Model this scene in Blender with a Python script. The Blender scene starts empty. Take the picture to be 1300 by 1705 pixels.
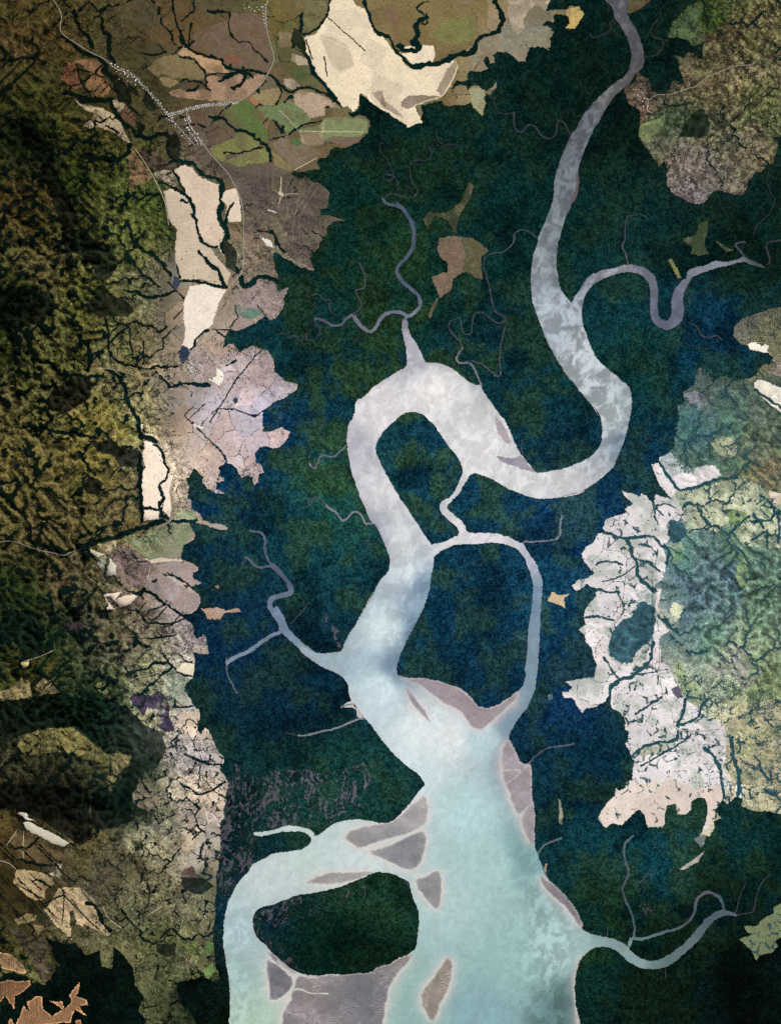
import bpy, math, random, heapq
import numpy as np
# ---------------------------------------------------------------- camera, sky, sun
PX = 15.0                      # one unit of the survey grid is 15 m on the ground
CX, CY = 650.0, 852.5          # centre of the surveyed area
scene = bpy.context.scene
ALT = 150000.0
cam_data = bpy.data.cameras.new("camera"); cam = bpy.data.objects.new("camera", cam_data)
scene.collection.objects.link(cam)
cam.location = (0, 0, ALT)
cam_data.sensor_fit = 'VERTICAL'; cam_data.sensor_height = 24.0
cam_data.lens = 12.0 / (852.5 * PX / ALT)
cam_data.clip_start = 1000.0; cam_data.clip_end = 600000.0
scene.camera = cam
SUN_EL, SUN_AZ = 52.0, 212.0   # degrees; azimuth clockwise from the top of the picture
world = bpy.data.worlds.new("World"); scene.world = world; world.use_nodes = True
wn = world.node_tree.nodes; sky = wn.new("ShaderNodeTexSky"); sky.sky_type = 'NISHITA'; sky.sun_disc = False
sky.sun_elevation = math.radians(SUN_EL); sky.sun_rotation = math.radians(SUN_AZ)
world.node_tree.links.new(sky.outputs[0], wn["Background"].inputs[0]); wn["Background"].inputs[1].default_value = 0.06
sd = bpy.data.lights.new("sun", 'SUN'); sd.energy = 3.8; sd.angle = math.radians(0.5); sd.color = (1.0, 0.965, 0.90)
sun = bpy.data.objects.new("sun", sd); scene.collection.objects.link(sun)
a, e = math.radians(SUN_AZ), math.radians(SUN_EL)
sdir = (math.sin(a) * math.cos(e), math.cos(a) * math.cos(e), math.sin(e))
import mathutils
sun.rotation_euler = mathutils.Vector(sdir).to_track_quat('Z', 'Y').to_euler()
sun.location = (0, 0, 20000)
scene.view_settings.view_transform = 'Standard'; scene.view_settings.look = 'None'
scene.view_settings.exposure = 0.45; scene.view_settings.gamma = 1.0
scene.view_settings.use_curve_mapping = False
K_LIGHT = 1.33                 # how bright a flat surface of albedo 1 shows at this light and exposure
DATA = """
# '@ox oy' sets tile origin, coords in tile px (3.25 per photo px)
@900 0 WATER 345 -600 345 0 385 40 400 100 430 140 465 200 485 260 490 310 480 370 455 410 400 450 340 500 280 560 235 610 210 660 190 705 160 725 150 760 120 830 90 900 75 970 70 1050 50 1140 20 1200 @600 330 1010 100 970 190 950 250 930 330 918 420 920 500 935 580 965 660 1000 760 1050 860 1110 950 1180 1040 1250 1120 1290 1190 @900 655 280 60 320 120 332 190 330 260 310 300 270 340 220 370 160 395 90 415 0 432 @600 655 950 432 910 385 860 320 830 260 790 160 740 100 690 20 @600 330 700 1100 660 1040 655 1010 620 1010 560 980 510 930 450 900 400 890 350 890 335 850 310 800 270 740 255 690 255 655 225 655 225 740 245 800 250 850 250 910 200 940 130 980 60 1030 10 1080 @300 655 950 40 945 110 905 180 900 270 915 370 940 470 970 550 1010 640 1030 690 1055 710 1090 780 1120 850 1138 910 1130 960 1080 1010 1040 1090 1000 1170 950 1250 @300 980 1050 0 1010 90 960 180 920 240 890 290 880 320 870 345 750 350 700 340 660 310 640 330 700 380 760 420 830 450 880 480 905 510 915 580 930 610 960 650 1000 700 1040 750 1090 820 1150 890 1210 950 1300 1015 @600 980 350 1060 @300 1305 1300 30 1240 110 1170 190 1120 215 1060 210 980 190 900 195 830 215 780 255 735 290 710 250 650 230 590 225 500 250 450 262 395 262 400 275 450 285 540 260 630 255 680 265 715 300 700 330 650 360 560 370 510 375 450 410 390 435 370 480 325 520 300 560 270 610 250 680 235 760 232 860 245 950 265 1050 270 1180 265 1300 265 2000 @900 1305 240 2000 215 1300 190 1220 180 1130 185 1060 200 980 230 930 290 885 340 880 390 890 430 920 480 970 540 998 610 1005 680 990 740 950 800 900 860 840 900 780 950 730 1000 710 1060 720 1060 705 990 680 950 690 890 730 840 790 800 840 740 890 680 935 620 960 560 955 500 920 470 880 420 850 350 830 290 820 220 790 @600 1305 1190 740 1150 680 1100 610 1050 550 1000 500 980 450 965 400 950 365 940 340 940 200 930 100 925 0 @600 980 925 1000 920 950 870 950 830 860 795 805 850 710 910 630 945 540 955 450 965 350 970 200 975 60 @600 655 985 1060 980 1000 950 920 900 850 880 810 860 805 800 775 730 758 650 755 575 755 560 700 510 660 460 620 480 590 530 550 560 490 590 440 620 430 680 450 740 480 800 515 870 545 950 570 1050 568 1150 555 1240 520 @900 655 100 560 180 545 240 520 300 480 350 440 400 390 420 330 450 260 465 200 480 130 495 60 @900 330 490 1070 470 1010 430 985 380 940 320 890 280 830 250 750 225 680 220 620 220 600 230 550 250 500 290 460 350 430 420 408 480 398 540 410 580 450 590 500 588 570 590 640 620 690 670 715 715 708 760 670 775 620 765 530 790 470 820 425 880 400 950 378 1040 358 1100 340 1140 362 1205 378 1215 368 1150 345 1100 312 1060 335 1000 345 930 340 900 360 830 375 790 395 790 430 760 455 720 490 705 560 705 640 680 665 650 660 630 620 635 560 635 490 615 420 580 385 530 365 470 358 400 375 330 390 270 415 220 470 190 530 165 570 150 550 115 510 95 450 85 380 85 300 95 230 115 170 130 110 160 50 @900 0 195 1060 205 1000 200 920 220 850 250 780 280 710 320 650 350 590 390 530 440 480 490 445 510 400 545 370 560 320 555 270 530 190 490 120 465 60 475 0 475 -600
@600 655 ISLAND 380 815 330 740 270 650 220 580 170 490 120 400 80 320 90 250 130 200 180 150 230 110 280 98 330 108 370 140 420 200 470 280 530 350 552 400 550 430 530 490 490 560 430 590 430 640 480 690 520 720 540 765 480 790 430 810 385 820
@600 655 ISLAND 395 885 440 850 500 820 560 815 620 820 700 805 780 812 850 840 880 880 910 950 935 1030 930 1100 920 1200 @600 980 905 250 900 350 890 420 890 490 870 540 800 590 740 630 680 650 640 640 600 590 540 540 480 520 400 495 330 480 250 485 200 470 195 430 215 360 250 280 300 190 340 110 370 20 @600 655 390 960
@300 1305 ISLAND 400 700 440 670 540 640 620 605 720 590 820 570 900 545 980 510 1060 478 1130 480 1200 510 1235 530 1250 580 1260 630 1285 670 1292 740 1285 830 1275 890 1240 920 1170 950 1130 980 1080 985 1020 1025 950 1025 880 1035 800 1030 740 1040 650 1030 600 1000 560 970 500 920 460 870 420 840 395 790 390 740
@600 0 UPLAND -3500 -1200 1030 -1200 1030 0 1010 40 1000 60 1060 50 1110 50 1140 30 1180 35 1210 75 1190 110 1160 155 1105 155 1130 130 1125 85 1060 75 1040 85 1045 120 1005 115 985 140 1015 140 1045 180 1020 205 1030 245 1015 270 960 250 910 260 900 300 890 330 850 330 820 300 790 275 740 285 715 300 725 340 700 345 690 305 670 310 665 335 690 370 650 390 590 385 575 400 580 430 545 440 520 430 500 460 485 490 530 460 570 470 580 490 600 465 640 460 655 480 690 490 735 445 735 470 700 510 680 505 665 530 680 560 665 600 665 625 640 610 610 585 600 555 560 570 520 568 480 575 450 570 440 545 380 560 320 570 335 600 330 640 335 665 300 668 280 680 255 690 225 660 190 640 140 610 85 575 40 540 @300 0 1000 525 970 510 965 530 970 570 965 590 930 615 910 605 915 625 935 635 970 620 1000 630 1020 655 1027 680 1015 720 990 740 960 770 910 795 870 800 850 795 820 805 790 850 755 855 740 880 760 915 700 920 650 935 620 925 600 940 620 960 650 970 680 955 710 980 750 990 790 1025 812 1040 800 1090 795 1120 755 1130 770 1165 820 1170 870 1185 885 1200 850 1195 820 1200 795 1230 @300 330 790 200 750 240 745 270 710 300 705 340 730 385 710 390 680 378 640 378 600 340 560 320 520 290 500 300 505 350 520 400 535 440 525 480 530 500 560 495 590 480 575 520 555 545 565 575 545 610 520 650 485 665 475 640 440 650 400 680 350 700 310 720 270 710 245 745 240 790 230 820 260 790 285 785 310 820 330 830 390 797 430 815 470 825 500 860 510 900 510 935 540 965 570 990 610 1000 640 1010 625 1040 600 1055 560 1085 500 1110 450 1150 445 1200 450 1260 490 1262 545 1240 560 1250 597 1265 @300 655 570 260 545 280 520 300 470 285 430 295 405 330 410 370 440 395 455 430 425 435 420 480 400 500 395 455 365 445 335 455 315 430 300 400 270 380 230 385 205 400 215 425 205 445 240 460 240 475 195 480 195 515 240 535 235 545 190 535 155 520 120 485 130 455 100 430 75 405 60 440 35 460 50 500 40 570 60 580 65 620 100 650 130 690 180 700 240 715 265 735 250 742 180 725 110 705 60 690 50 720 80 760 75 790 35 815 15 820 15 845 5 870 5 900 60 915 95 935 100 955 65 970 75 1000 120 1030 60 1040 60 1060 105 1090 108 1130 95 1165 60 1195 10 1205 30 1220 50 1235 72 1260 @0 980 1050 220 1045 240 1065 270 1090 260 1105 250 1120 285 1120 320 1130 352 1090 355 1050 345 1055 400 1050 450 1040 490 1010 510 1000 550 1030 600 1050 640 1080 660 1085 700 1070 720 1070 770 1090 785 1110 755 1130 770 1160 830 1180 880 1215 910 1210 940 1195 970 1205 1000 1240 1050 1225 1100 1220 1150 1210 1200 1215 1240 1190 1270 @0 1305 1195 300 1195 350 1190 400 1185 450 1170 500 1170 560 1165 650 1165 710 1150 800 1160 900 1165 980 1195 1060 1150 1070 1100 1040 1020 1060 960 1080 970 1180 1030 1240 1060 1290 1050 2000 800 2000 790 1280 750 1230 780 1150 730 1090 720 1000 680 940 620 880 605 1000 550 985 540 900 470 935 410 860 330 870 250 830 290 880 300 930 330 990 320 1020 290 1040 280 1080 240 1090 180 1080 130 1040 50 1040 0 1060 0 1240 -800 1300 -1500 1300
@900 0 UPLAND 2000 -1200 860 -1200 860 0 790 40 720 110 685 200 740 205 790 210 820 250 860 240 885 225 875 260 880 300 860 320 810 280 760 310 715 295 740 330 760 400 770 450 720 430 700 480 650 510 610 500 600 480 580 430 520 390 510 440 450 480 470 560 540 600 540 650 535 690 525 740 560 790 600 840 640 905 670 870 685 920 680 1000 720 1050 790 1090 830 1103 880 1100 920 1040 950 1030 1000 1040 1040 1050 1090 1055 1110 1020 1120 980 1160 930 1195 930 1220 890 1250 885 1285 775 1250 740 1300 740 2000 740
@900 330 UPLAND 2000 560 1300 590 1230 600 1170 625 1090 650 1045 700 1040 740 1080 790 1115 795 1130 825 1180 830 1225 835 1260 860 1240 900 1200 900 1170 930 1165 960 1130 975 1050 990 1000 960 930 990 900 950 860 910 835 960 830 1010 770 1050 780 1100 735 1130 750 1200 725 1250 @900 655 745 190 720 240 720 290 680 330 640 345 635 375 595 385 620 440 640 490 670 530 715 575 660 560 620 548 600 590 570 555 540 540 530 560 490 540 440 533 470 570 500 600 450 625 455 650 400 665 350 680 335 730 350 750 310 760 290 800 250 825 220 870 230 910 260 940 290 975 250 1000 200 1010 170 1040 190 1065 230 1050 250 1030 290 1065 300 1090 270 1130 240 1170 230 1220 240 1250 205 1280 @900 980 240 250 240 290 275 320 280 360 300 410 290 480 200 490 130 505 170 530 150 560 115 560 120 590 170 590 200 640 220 670 250 645 300 640 350 600 380 560 375 620 390 655 420 665 450 700 460 730 450 760 480 780 460 840 490 910 510 930 500 980 495 1030 460 1045 460 1080 430 1095 410 1080 400 1120 350 1170 310 1230 310 1250 350 1295 385 1270 @900 1305 440 225 490 170 530 135 560 170 580 240 620 230 650 240 670 210 670 180 680 120 720 110 740 165 790 165 810 140 815 95 850 75 890 80 900 120 895 200 870 260 880 280 910 285 940 240 935 200 980 185 940 150 970 110 985 85 1010 110 1050 70 1090 80 1085 120 1150 150 1220 150 1300 165 2000 200
@900 1305 UPLAND 2000 500 1300 640 1260 670 1260 700 1200 730 1160 770 1095 770 1110 800 1150 815 1075 840 1100 870 1140 900 1165 955 1195 920 1250 915 1280 880 1265 850 1300 830 2000 800
# mud flats
@600 980 MUD 210 485 330 478 400 495 480 520 540 540 600 590 640 640 680 652 740 630 800 590 862 545 850 590 800 640 740 690 690 740 650 765 600 750 570 700 540 660 490 640 440 610 380 570 350 540 330 520 280 520 250 500
@600 980 MUD 240 520 270 560 320 620 350 660 375 725 350 700 300 650 260 590
@600 980 MUD 795 805 830 860 860 940 890 950 920 950 925 1050 930 1150 940 1160 870 1220 850 1225 820 1160 800 1090 770 1040 765 960 765 870
@600 1305 MUD 940 100 942 350 900 290 870 210 870 170 910 130
@600 1305 MUD 960 490 1050 550 1110 610 1170 680 1205 770 1180 775 1150 720 1090 650 1020 590 985 545
@600 1305 MUD 350 60 362 140 355 215 290 255 200 285 110 305 40 335 0 350 -50 325 -85 290 -60 255 0 240 80 220 160 212 210 180 260 130 310 90
@600 1305 MUD 40 370 120 345 200 315 280 275 345 250 355 300 345 370 320 440 280 465 230 460 170 430 110 400
@600 1305 MUD 300 515 350 510 400 470 430 480 440 560 430 660 410 680 370 650 340 600 310 560
@600 1305 MUD 470 930 500 970 490 1060 470 1120 430 1190 400 1290 370 1270 330 1190 325 1140 350 1100 390 1050 430 1000
@300 1305 MUD 640 1030 740 1040 900 1030 1020 1020 1060 985 1130 975 1200 935 1258 915 1230 970 1170 1030 1130 1100 1110 1200 1095 1300 1080 1700 500 1700 550 1300 560 1220 600 1170 590 1130 620 1080
@300 1305 MUD 468 945 520 980 570 1020 615 1060 600 1110 560 1150 520 1170 480 1170 485 1100 470 1020
@300 1305 MUD 680 540 720 510 800 480 900 480 1000 475 1060 475 980 512 900 530 800 545 740 540
@600 655 MUD 725 120 760 150 790 200 810 280 780 260 740 210
@600 655 MUD 730 335 790 350 840 350 870 330 910 385 945 430 880 410 800 385 750 365
@900 0 MUD 190 940 205 985 202 1050 165 1110 155 1090 182 1040 192 990
@900 1305 MUD 290 882 230 925 200 980 184 1060 180 1130 194 1230 218 1320 228 1700 205 1500 188 1220 172 1130 175 1060 192 980 225 920
@300 980 MUD 870 640 900 620 935 612 945 640 960 650 990 690 985 700 950 700 960 660 930 640
@300 1305 MUD 470 905 520 930 570 980 620 1015 640 1035 600 1030 560 1000 510 960 480 930
# sparse mangrove on mud
@300 980 SPARSE 310 1000 345 1100 340 1180 400 1190 420 1240 330 1300 280 1300 210 1300 260 1200 300 1150 300 1050
@300 1305 SPARSE 300 130 370 150 400 260 385 330 390 430 300 380 310 320 260 400 240 480 250 560 250 640 240 690 215 690 205 500 215 420 235 300 250 200
@300 1305 SPARSE 560 60 680 10 640 60 580 90 570 130 640 170 720 150 760 130 740 190 640 200 560 170 540 100
@300 1305 SPARSE 790 20 850 60 870 200 840 230 810 180 800 100
@300 1305 SPARSE 960 -100 1040 -100 1000 50 960 160 900 190 880 180 950 120 970 40
@300 980 SPARSE 770 100 800 150 860 240 875 340 850 340 830 250 790 180
@300 1305 SPARSE 440 690 620 640 850 590 980 600 800 650 640 660 520 700 430 745 420 800 500 860 620 960 640 1010 560 970 460 870 395 790 395 720
@300 980 SPARSE 440 1190 560 1180 620 1100 680 1080 600 1140 560 1170 640 1220 740 1200 750 1260 600 1270 520 1230
@900 1305 SPARSE 520 640 600 650 600 700 570 740 550 690
@300 1305 SPARSE 860 540 940 570 980 600 960 610 900 590
@300 1305 SPARSE 1200 520 1245 540 1245 570 1200 560
# clearings in mangrove (paint anywhere)
@600 330 CLEAR #75604e 430 215 500 205 560 215 600 260 560 350 550 400 500 440 490 495 430 540 400 460 385 430 440 405 470 400 470 350 430 320 415 270 |mauve mud clearing in the mangrove
@600 330 CLEAR #58553a 500 205 610 220 690 280 650 330 660 440 620 430 580 400 545 400 570 300 540 220 |
@600 0 CLEAR #39402a 590 980 615 1010 590 1080 545 1150 525 1200 520 1270 500 1250 470 1190 400 1170 380 1200 370 1250 340 1190 370 1150 430 1160 500 1130 550 1080 |
@600 330 CLEAR #5a5038 430 530 400 600 380 650 365 640 390 570 |
@900 655 CLEAR #c0a882 35 1120 60 1075 90 1090 110 1095 155 1080 125 1120 130 1165 110 1150 75 1140 |sandy yellow clearing shaped like a star in dark mangrove
@300 980 CLEAR #b08c70 110 110 160 100 230 110 250 120 310 105 330 125 240 130 220 165 150 165 130 130 |pinkish bare clearing at the western mangrove edge
@300 655 CLEAR #80705f 185 1040 215 1038 205 1062 |
@900 330 CLEAR #70753f 685 335 705 330 740 390 760 430 740 435 720 400 |
@900 330 CLEAR #39462c 765 220 840 200 850 140 900 120 900 190 880 250 910 300 850 310 810 300 820 260 770 240 |
@900 330 CLEAR #303f28 940 225 1040 285 1000 290 |
@900 980 CLEAR #70705a 95 1140 110 1150 118 1220 112 1275 92 1270 100 1200 |
@900 1305 CLEAR #9a9690 745 465 800 430 860 380 882 368 850 420 790 460 |
@900 1305 CLEAR #66706c 830 300 870 262 895 290 870 345 |
@900 0 CLEAR #5a4630 465 0 600 0 560 30 510 60 480 75 465 60 |
@900 980 CLEAR #506a70 35 575 60 570 65 600 40 605 |
@900 1305 CLEAR #a89070 20 430 34 430 24 480 14 500 |
# extra forest blocks (dark) over uplands
@0 330 WOOD 390 180 460 170 520 240 620 260 640 350 600 440 570 460 520 400 470 330 390 290
@0 330 WOOD 500 520 560 460 600 520 690 560 730 610 700 640 560 640 470 620
@0 330 WOOD 260 1100 290 1040 380 980 490 970 500 1040 420 1130 340 1170 270 1130
@0 330 WOOD 0 490 170 480 290 520 310 600 290 640 170 700 0 720 -400 700 -400 500
@0 0 WOOD 0 1230 60 1100 200 1050 230 900 150 800 30 650 160 640 300 800 300 900 380 1050 430 1200 400 1300 400 1500 380 1500 330 1200 260 1000 200 1060 130 1090 40 1180 0 1350
@0 980 WOOD 0 610 200 590 330 560 400 600 600 600 700 650 790 740 880 780 900 860 850 970 770 1000 750 1040 700 1180 720 1250 600 1300 500 1300 500 1100 560 1060 600 1110 700 960 720 905 640 880 590 890 480 800 410 740 290 745 200 765 100 800 0 850 -400 850 -400 620
@0 980 WOOD 20 100 200 120 250 260 230 380 150 380 60 260 20 200
@0 1305 WOOD 20 0 480 20 500 300 430 330 340 270 220 190 100 140 0 130 -300 130 -300 0
@0 1305 WOOD 850 865 950 865 950 920 900 935 855 910
@0 1305 WOOD 980 500 1100 510 1160 560 1080 600 1000 580
@0 655 WOOD 480 260 640 260 650 300 760 310 740 400 650 400 620 330 560 330
@0 655 WOOD 440 480 500 450 560 480 540 560 470 540
@900 655 WOOD 690 690 750 685 790 740 770 790 720 815 690 800
@900 980 WOOD 520 80 560 70 610 100 620 170 590 280 520 340 490 400 440 410 370 370 370 300 380 240 440 170 500 150
@900 980 WOOD 1200 1080 1280 1090 1280 1130 1210 1110
@900 0 WOOD 760 700 830 600 870 580 900 640 910 720 860 750 740 740
@0 0 WOOD 620 400 660 430 700 500 720 560 690 570 650 540 610 470
@0 0 WOOD 740 660 790 680 775 730 740 710
@0 0 WOOD 900 740 960 720 985 790 960 870 915 850
@0 0 WOOD 790 490 830 540 850 600 810 600 770 540
@0 0 WOOD 690 440 740 480 750 520 700 500
@300 0 WOOD 610 150 660 180 690 300 640 260 600 220
@300 330 WOOD 230 200 310 300 300 400 250 370 240 300
# fields  (clipped to upland)
@0 0 FIELD #7a4a30 370 335 410 345 425 400 445 470 410 490 375 470 335 430 350 370 |rust brown ploughed field on the upper left between dark tree lines
@0 0 FIELD #86603f 410 330 480 325 545 320 550 380 560 415 500 400 450 360 425 345 |
@0 0 FIELD #91683f 495 400 570 430 600 465 590 510 530 530 500 500 465 465 |tan field beside the rust brown field
@0 0 FIELD #b09a74 410 540 450 570 500 575 560 590 620 620 660 680 690 740 705 780 680 770 650 740 600 710 545 690 490 695 450 680 500 640 520 620 470 600 430 570 |cream valley field southwest of the village
@0 0 FIELD #b09a74 590 550 640 545 680 570 650 610 615 590 |
@0 0 FIELD #a08a68 335 495 380 500 395 530 355 520 |
@0 0 FIELD #7a6a45 800 370 850 320 950 285 990 320 1040 330 1080 370 1110 400 1100 430 1060 440 1000 425 940 420 880 400 850 415 |
@0 0 FIELD #857249 860 420 900 415 960 430 970 450 920 475 885 460 |
@0 0 FIELD #b08a62 985 250 1050 275 1100 310 1190 320 1210 350 1240 390 1200 405 1150 405 1110 380 1060 330 990 310 965 285 |
@300 0 FIELD #a07e60 160 405 215 420 330 390 355 430 420 400 470 395 440 450 380 510 330 540 250 545 100 540 0 530 -50 520 -60 500 0 480 60 500 130 480 150 490 145 420 |tan field north of the village road
@0 0 FIELD #b5a184 830 940 900 920 940 930 970 1000 940 1010 900 990 850 965 |
@0 0 FIELD #c4ae95 945 920 990 890 1040 905 1070 950 1130 980 1190 1000 1180 1040 1190 1090 1170 1140 1180 1200 1210 1250 1230 1300 1220 1400 1180 1340 1090 1300 1065 1220 1060 1150 1020 1070 1000 1020 970 970 |long cream field crossed by dark winding tree lines
@0 0 FIELD #baa68c 885 1035 930 1025 1000 1060 1040 1110 1055 1180 1060 1240 1090 1300 1140 1340 1180 1400 1250 1480 1220 1560 1100 1510 980 1510 950 1400 950 1300 960 1240 930 1210 910 1180 900 1100 |
@0 0 FIELD #c9b59c 1215 1030 1280 1020 1300 1050 1310 1200 1240 1205 1215 1190 1230 1120 1200 1080 |
@0 0 FIELD #7d6342 700 800 740 830 770 880 830 950 820 980 760 1000 700 1030 710 950 700 880 680 830 |
@0 0 FIELD #6b4d38 660 590 690 570 720 600 740 650 735 690 690 660 660 640 |
@0 0 FIELD #5a4738 750 810 820 800 860 830 900 870 1000 880 940 910 850 930 790 880 |
@300 0 FIELD #6b5645 270 70 460 70 470 160 490 240 505 300 490 350 470 390 440 390 380 375 250 350 215 310 150 290 60 260 70 190 120 150 260 110 |purplish brown pasture beside the northern road
@300 0 FIELD #7a5038 230 300 330 290 330 350 260 340 |
@300 0 FIELD #566834 235 600 290 560 370 535 410 590 440 660 480 720 475 780 440 760 400 730 350 700 300 700 280 660 |deep green crop field southeast of the village
@300 0 FIELD #75763d 165 800 240 770 290 750 310 710 350 710 400 750 430 780 420 810 330 820 250 840 240 870 200 870 175 840 |olive green crop field below the deep green one
@300 0 FIELD #7a7a40 250 870 340 830 430 810 475 800 490 830 485 870 440 885 380 880 330 900 270 895 |
@300 0 FIELD #6a7a4c 420 580 520 575 590 540 650 580 680 620 720 660 640 700 580 730 560 690 520 650 460 640 430 610 |green field striped by pale tracks
@300 0 FIELD #8a7a50 380 520 440 490 540 470 545 510 520 570 440 570 400 560 |
@300 0 FIELD #a0633f 370 530 420 545 450 560 415 580 |
@300 0 FIELD #7a8454 640 700 750 680 790 640 860 630 930 640 1000 650 1025 680 1010 720 960 740 900 740 830 735 790 760 770 780 700 790 660 780 650 740 |light green rounded field reaching into the mangrove
@300 0 FIELD #6f5a4c 830 750 950 740 980 750 910 790 860 780 810 770 |
@300 0 FIELD #a0876c 650 730 760 720 780 760 760 785 700 790 660 770 |
@300 0 FIELD #4d6636 590 750 640 745 655 790 600 785 |
@300 0 FIELD #7a6a55 500 770 580 740 590 780 640 790 700 790 760 830 740 860 620 920 560 850 520 820 |
@300 0 FIELD #827749 500 820 540 850 600 900 620 920 590 930 530 910 510 880 |
@300 0 FIELD #a99177 610 515 650 485 720 500 800 530 850 560 870 590 790 570 780 625 700 640 660 590 620 560 |
@300 0 FIELD #4f5a33 560 370 650 370 710 400 770 460 720 480 660 450 600 410 |
@300 0 FIELD #a5947a 560 430 600 420 655 465 620 490 560 460 |
@300 0 FIELD #8d7858 530 180 580 165 620 200 600 250 540 260 |
@300 0 FIELD #a9987c 600 290 650 300 690 330 700 355 640 350 600 330 |
@300 0 FIELD #d4c1a0 820 0 830 -500 930 -500 930 0 960 30 1010 50 1030 110 1050 180 1100 200 1140 260 1180 300 1230 360 1300 375 @600 0 380 345 500 315 530 365 480 470 440 525 290 570 340 670 255 695 40 545 @300 0 1010 520 970 500 965 570 935 610 910 570 880 580 860 550 800 500 770 440 720 380 700 310 650 230 680 200 740 180 780 110 800 50 |large cream harvested field at the top of the picture
@300 0 FIELD #bbab8c 760 190 830 200 900 240 930 300 940 360 870 390 820 350 780 270 |
@600 0 FIELD #8d7c6a 215 550 260 520 330 515 410 520 440 525 380 540 320 560 260 590 220 580 |
@600 0 FIELD #9b8a70 410 490 470 370 510 330 530 360 480 460 440 522 |
@600 0 FIELD #a5907c 60 500 120 490 130 540 200 600 240 640 130 590 |
@600 0 FIELD #7a683e 25 0 200 -10 690 0 690 150 640 180 600 240 540 260 400 300 320 340 270 330 200 260 140 170 90 170 60 100 |
@600 0 FIELD #dcc9a8 220 255 320 240 390 250 405 300 380 345 320 360 280 345 215 285 260 290 310 280 |
@600 0 FIELD #7a6148 120 30 200 60 220 130 200 220 170 150 |
@600 0 FIELD #76743f 400 140 500 100 620 90 620 200 540 240 430 230 390 180 |
@600 0 FIELD #ae9a82 800 0 1030 0 1000 60 960 30 910 50 880 110 890 160 850 195 810 130 795 80 |pinkish salt ground at the top edge of the mangrove
@600 0 FIELD #6c7148 790 380 850 330 900 400 830 450 |
@600 0 FIELD #96946f 590 480 670 470 680 560 665 625 610 580 |
@600 0 FIELD #b89a55 1110 50 1180 35 1210 75 1190 110 1160 155 1105 155 1130 130 |yellow sandy field at the top beside dark forest
@300 0 FIELD #5e5148 320 900 460 880 600 930 640 960 700 980 750 1000 810 1040 795 1120 760 1140 780 1170 880 1195 800 1220 790 1270 710 1375 730 1455 680 1440 600 1400 510 1290 500 1270 350 1260 340 1150 310 1040 270 960 230 890 |grey brown plantation ground ruled by pale curving tracks
@300 330 FIELD #84705c 345 200 420 190 500 260 505 300 520 400 500 430 400 430 350 400 |
@300 330 FIELD #cfc4b4 440 210 490 230 510 270 470 260 |
@300 330 FIELD #7d6a4e 250 140 335 130 335 240 270 210 |
@300 330 FIELD #dacbb8 50 480 130 460 250 500 200 590 180 680 130 720 60 820 10 800 30 740 20 650 20 570 |almost white field west of the road
@300 330 FIELD #93807a 270 530 330 490 400 450 530 470 590 480 555 545 560 580 520 650 485 665 460 640 400 680 310 720 270 700 300 640 300 570 |mauve salt flat lobe reaching into the mangrove
@300 330 FIELD #5c7a68 300 570 350 590 420 600 450 620 380 660 330 640 |
@300 330 FIELD #e8dcc8 205 920 230 935 240 960 215 1010 150 985 200 960 |
@300 330 FIELD #ded0c4 70 1220 125 1240 120 1252 75 1232 |
@0 655 FIELD #e4cfb8 780 255 845 270 880 330 880 370 905 400 900 450 860 500 870 540 890 570 870 620 860 680 780 690 770 600 765 430 790 400 765 320 790 300 |long white field beside the road on the left
@0 655 FIELD #e4cfb8 910 430 940 440 920 530 930 620 920 670 880 630 890 560 870 490 900 470 |
@0 655 FIELD #d8c8ae 750 165 775 165 775 205 755 200 |
@0 655 FIELD #d8c8ae 785 215 830 225 820 245 790 235 |
@0 655 FIELD #7d8660 700 810 770 780 930 690 1040 690 1050 770 990 820 1000 860 970 890 870 880 820 910 760 860 |greenish lobe of pasture beside the western mangrove edge
@0 655 FIELD #c9b49a 700 815 720 840 760 880 815 905 870 888 970 900 990 890 985 908 900 908 820 922 760 885 |
@0 655 FIELD #8a8a58 680 770 770 760 780 770 700 800 680 800 |
@0 655 FIELD #94a070 950 620 1040 640 1090 690 950 680 |
@0 655 FIELD #b9b090 490 840 570 870 540 885 495 865 |
@0 655 FIELD #a8946e 530 820 640 795 630 840 580 860 555 830 |
@0 655 FIELD #a5a78c 540 890 580 880 575 950 560 970 535 920 |
@0 655 FIELD #b0ae9c 600 890 630 930 635 980 570 995 590 950 |
@0 655 FIELD #7f6a62 600 870 690 820 820 920 800 1000 770 1060 700 1050 640 1000 630 930 |
@0 655 FIELD #98867f 820 930 960 915 1080 940 1040 970 1100 1030 1030 1040 940 980 870 960 |
@0 655 FIELD #9a8880 800 990 840 960 1000 1040 1085 1100 1085 1150 1010 1200 920 1150 800 1050 |
@0 655 FIELD #d9c3ab 560 1090 650 1075 630 1120 660 1155 610 1170 580 1170 590 1140 |
@0 655 FIELD #6a5848 575 1100 600 1100 655 1155 615 1165 |
@0 655 FIELD #d0bca4 640 1105 720 1085 745 1095 700 1140 655 1155 640 1130 |
@0 980 FIELD #d8ccaa 950 440 1000 400 1050 410 1045 470 1030 490 980 460 |
@0 980 FIELD #98a085 900 430 960 440 1040 500 1010 560 1030 620 940 640 930 600 900 540 |
@0 980 FIELD #4a3f55 700 590 740 570 820 580 860 550 900 580 920 640 920 700 950 770 890 770 850 740 850 660 800 640 780 690 750 650 |dark purple burnt ground on the left hillside
@0 980 FIELD #3a3038 340 200 400 170 470 190 440 230 380 235 |
@0 980 FIELD #8f7f52 0 550 60 540 130 480 170 500 180 580 100 595 0 610 -300 620 -300 560 |
@0 980 FIELD #8a7a50 200 530 240 480 300 510 325 560 260 570 205 580 |
@0 980 FIELD #c4b070 120 400 160 390 160 420 130 430 |
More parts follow.
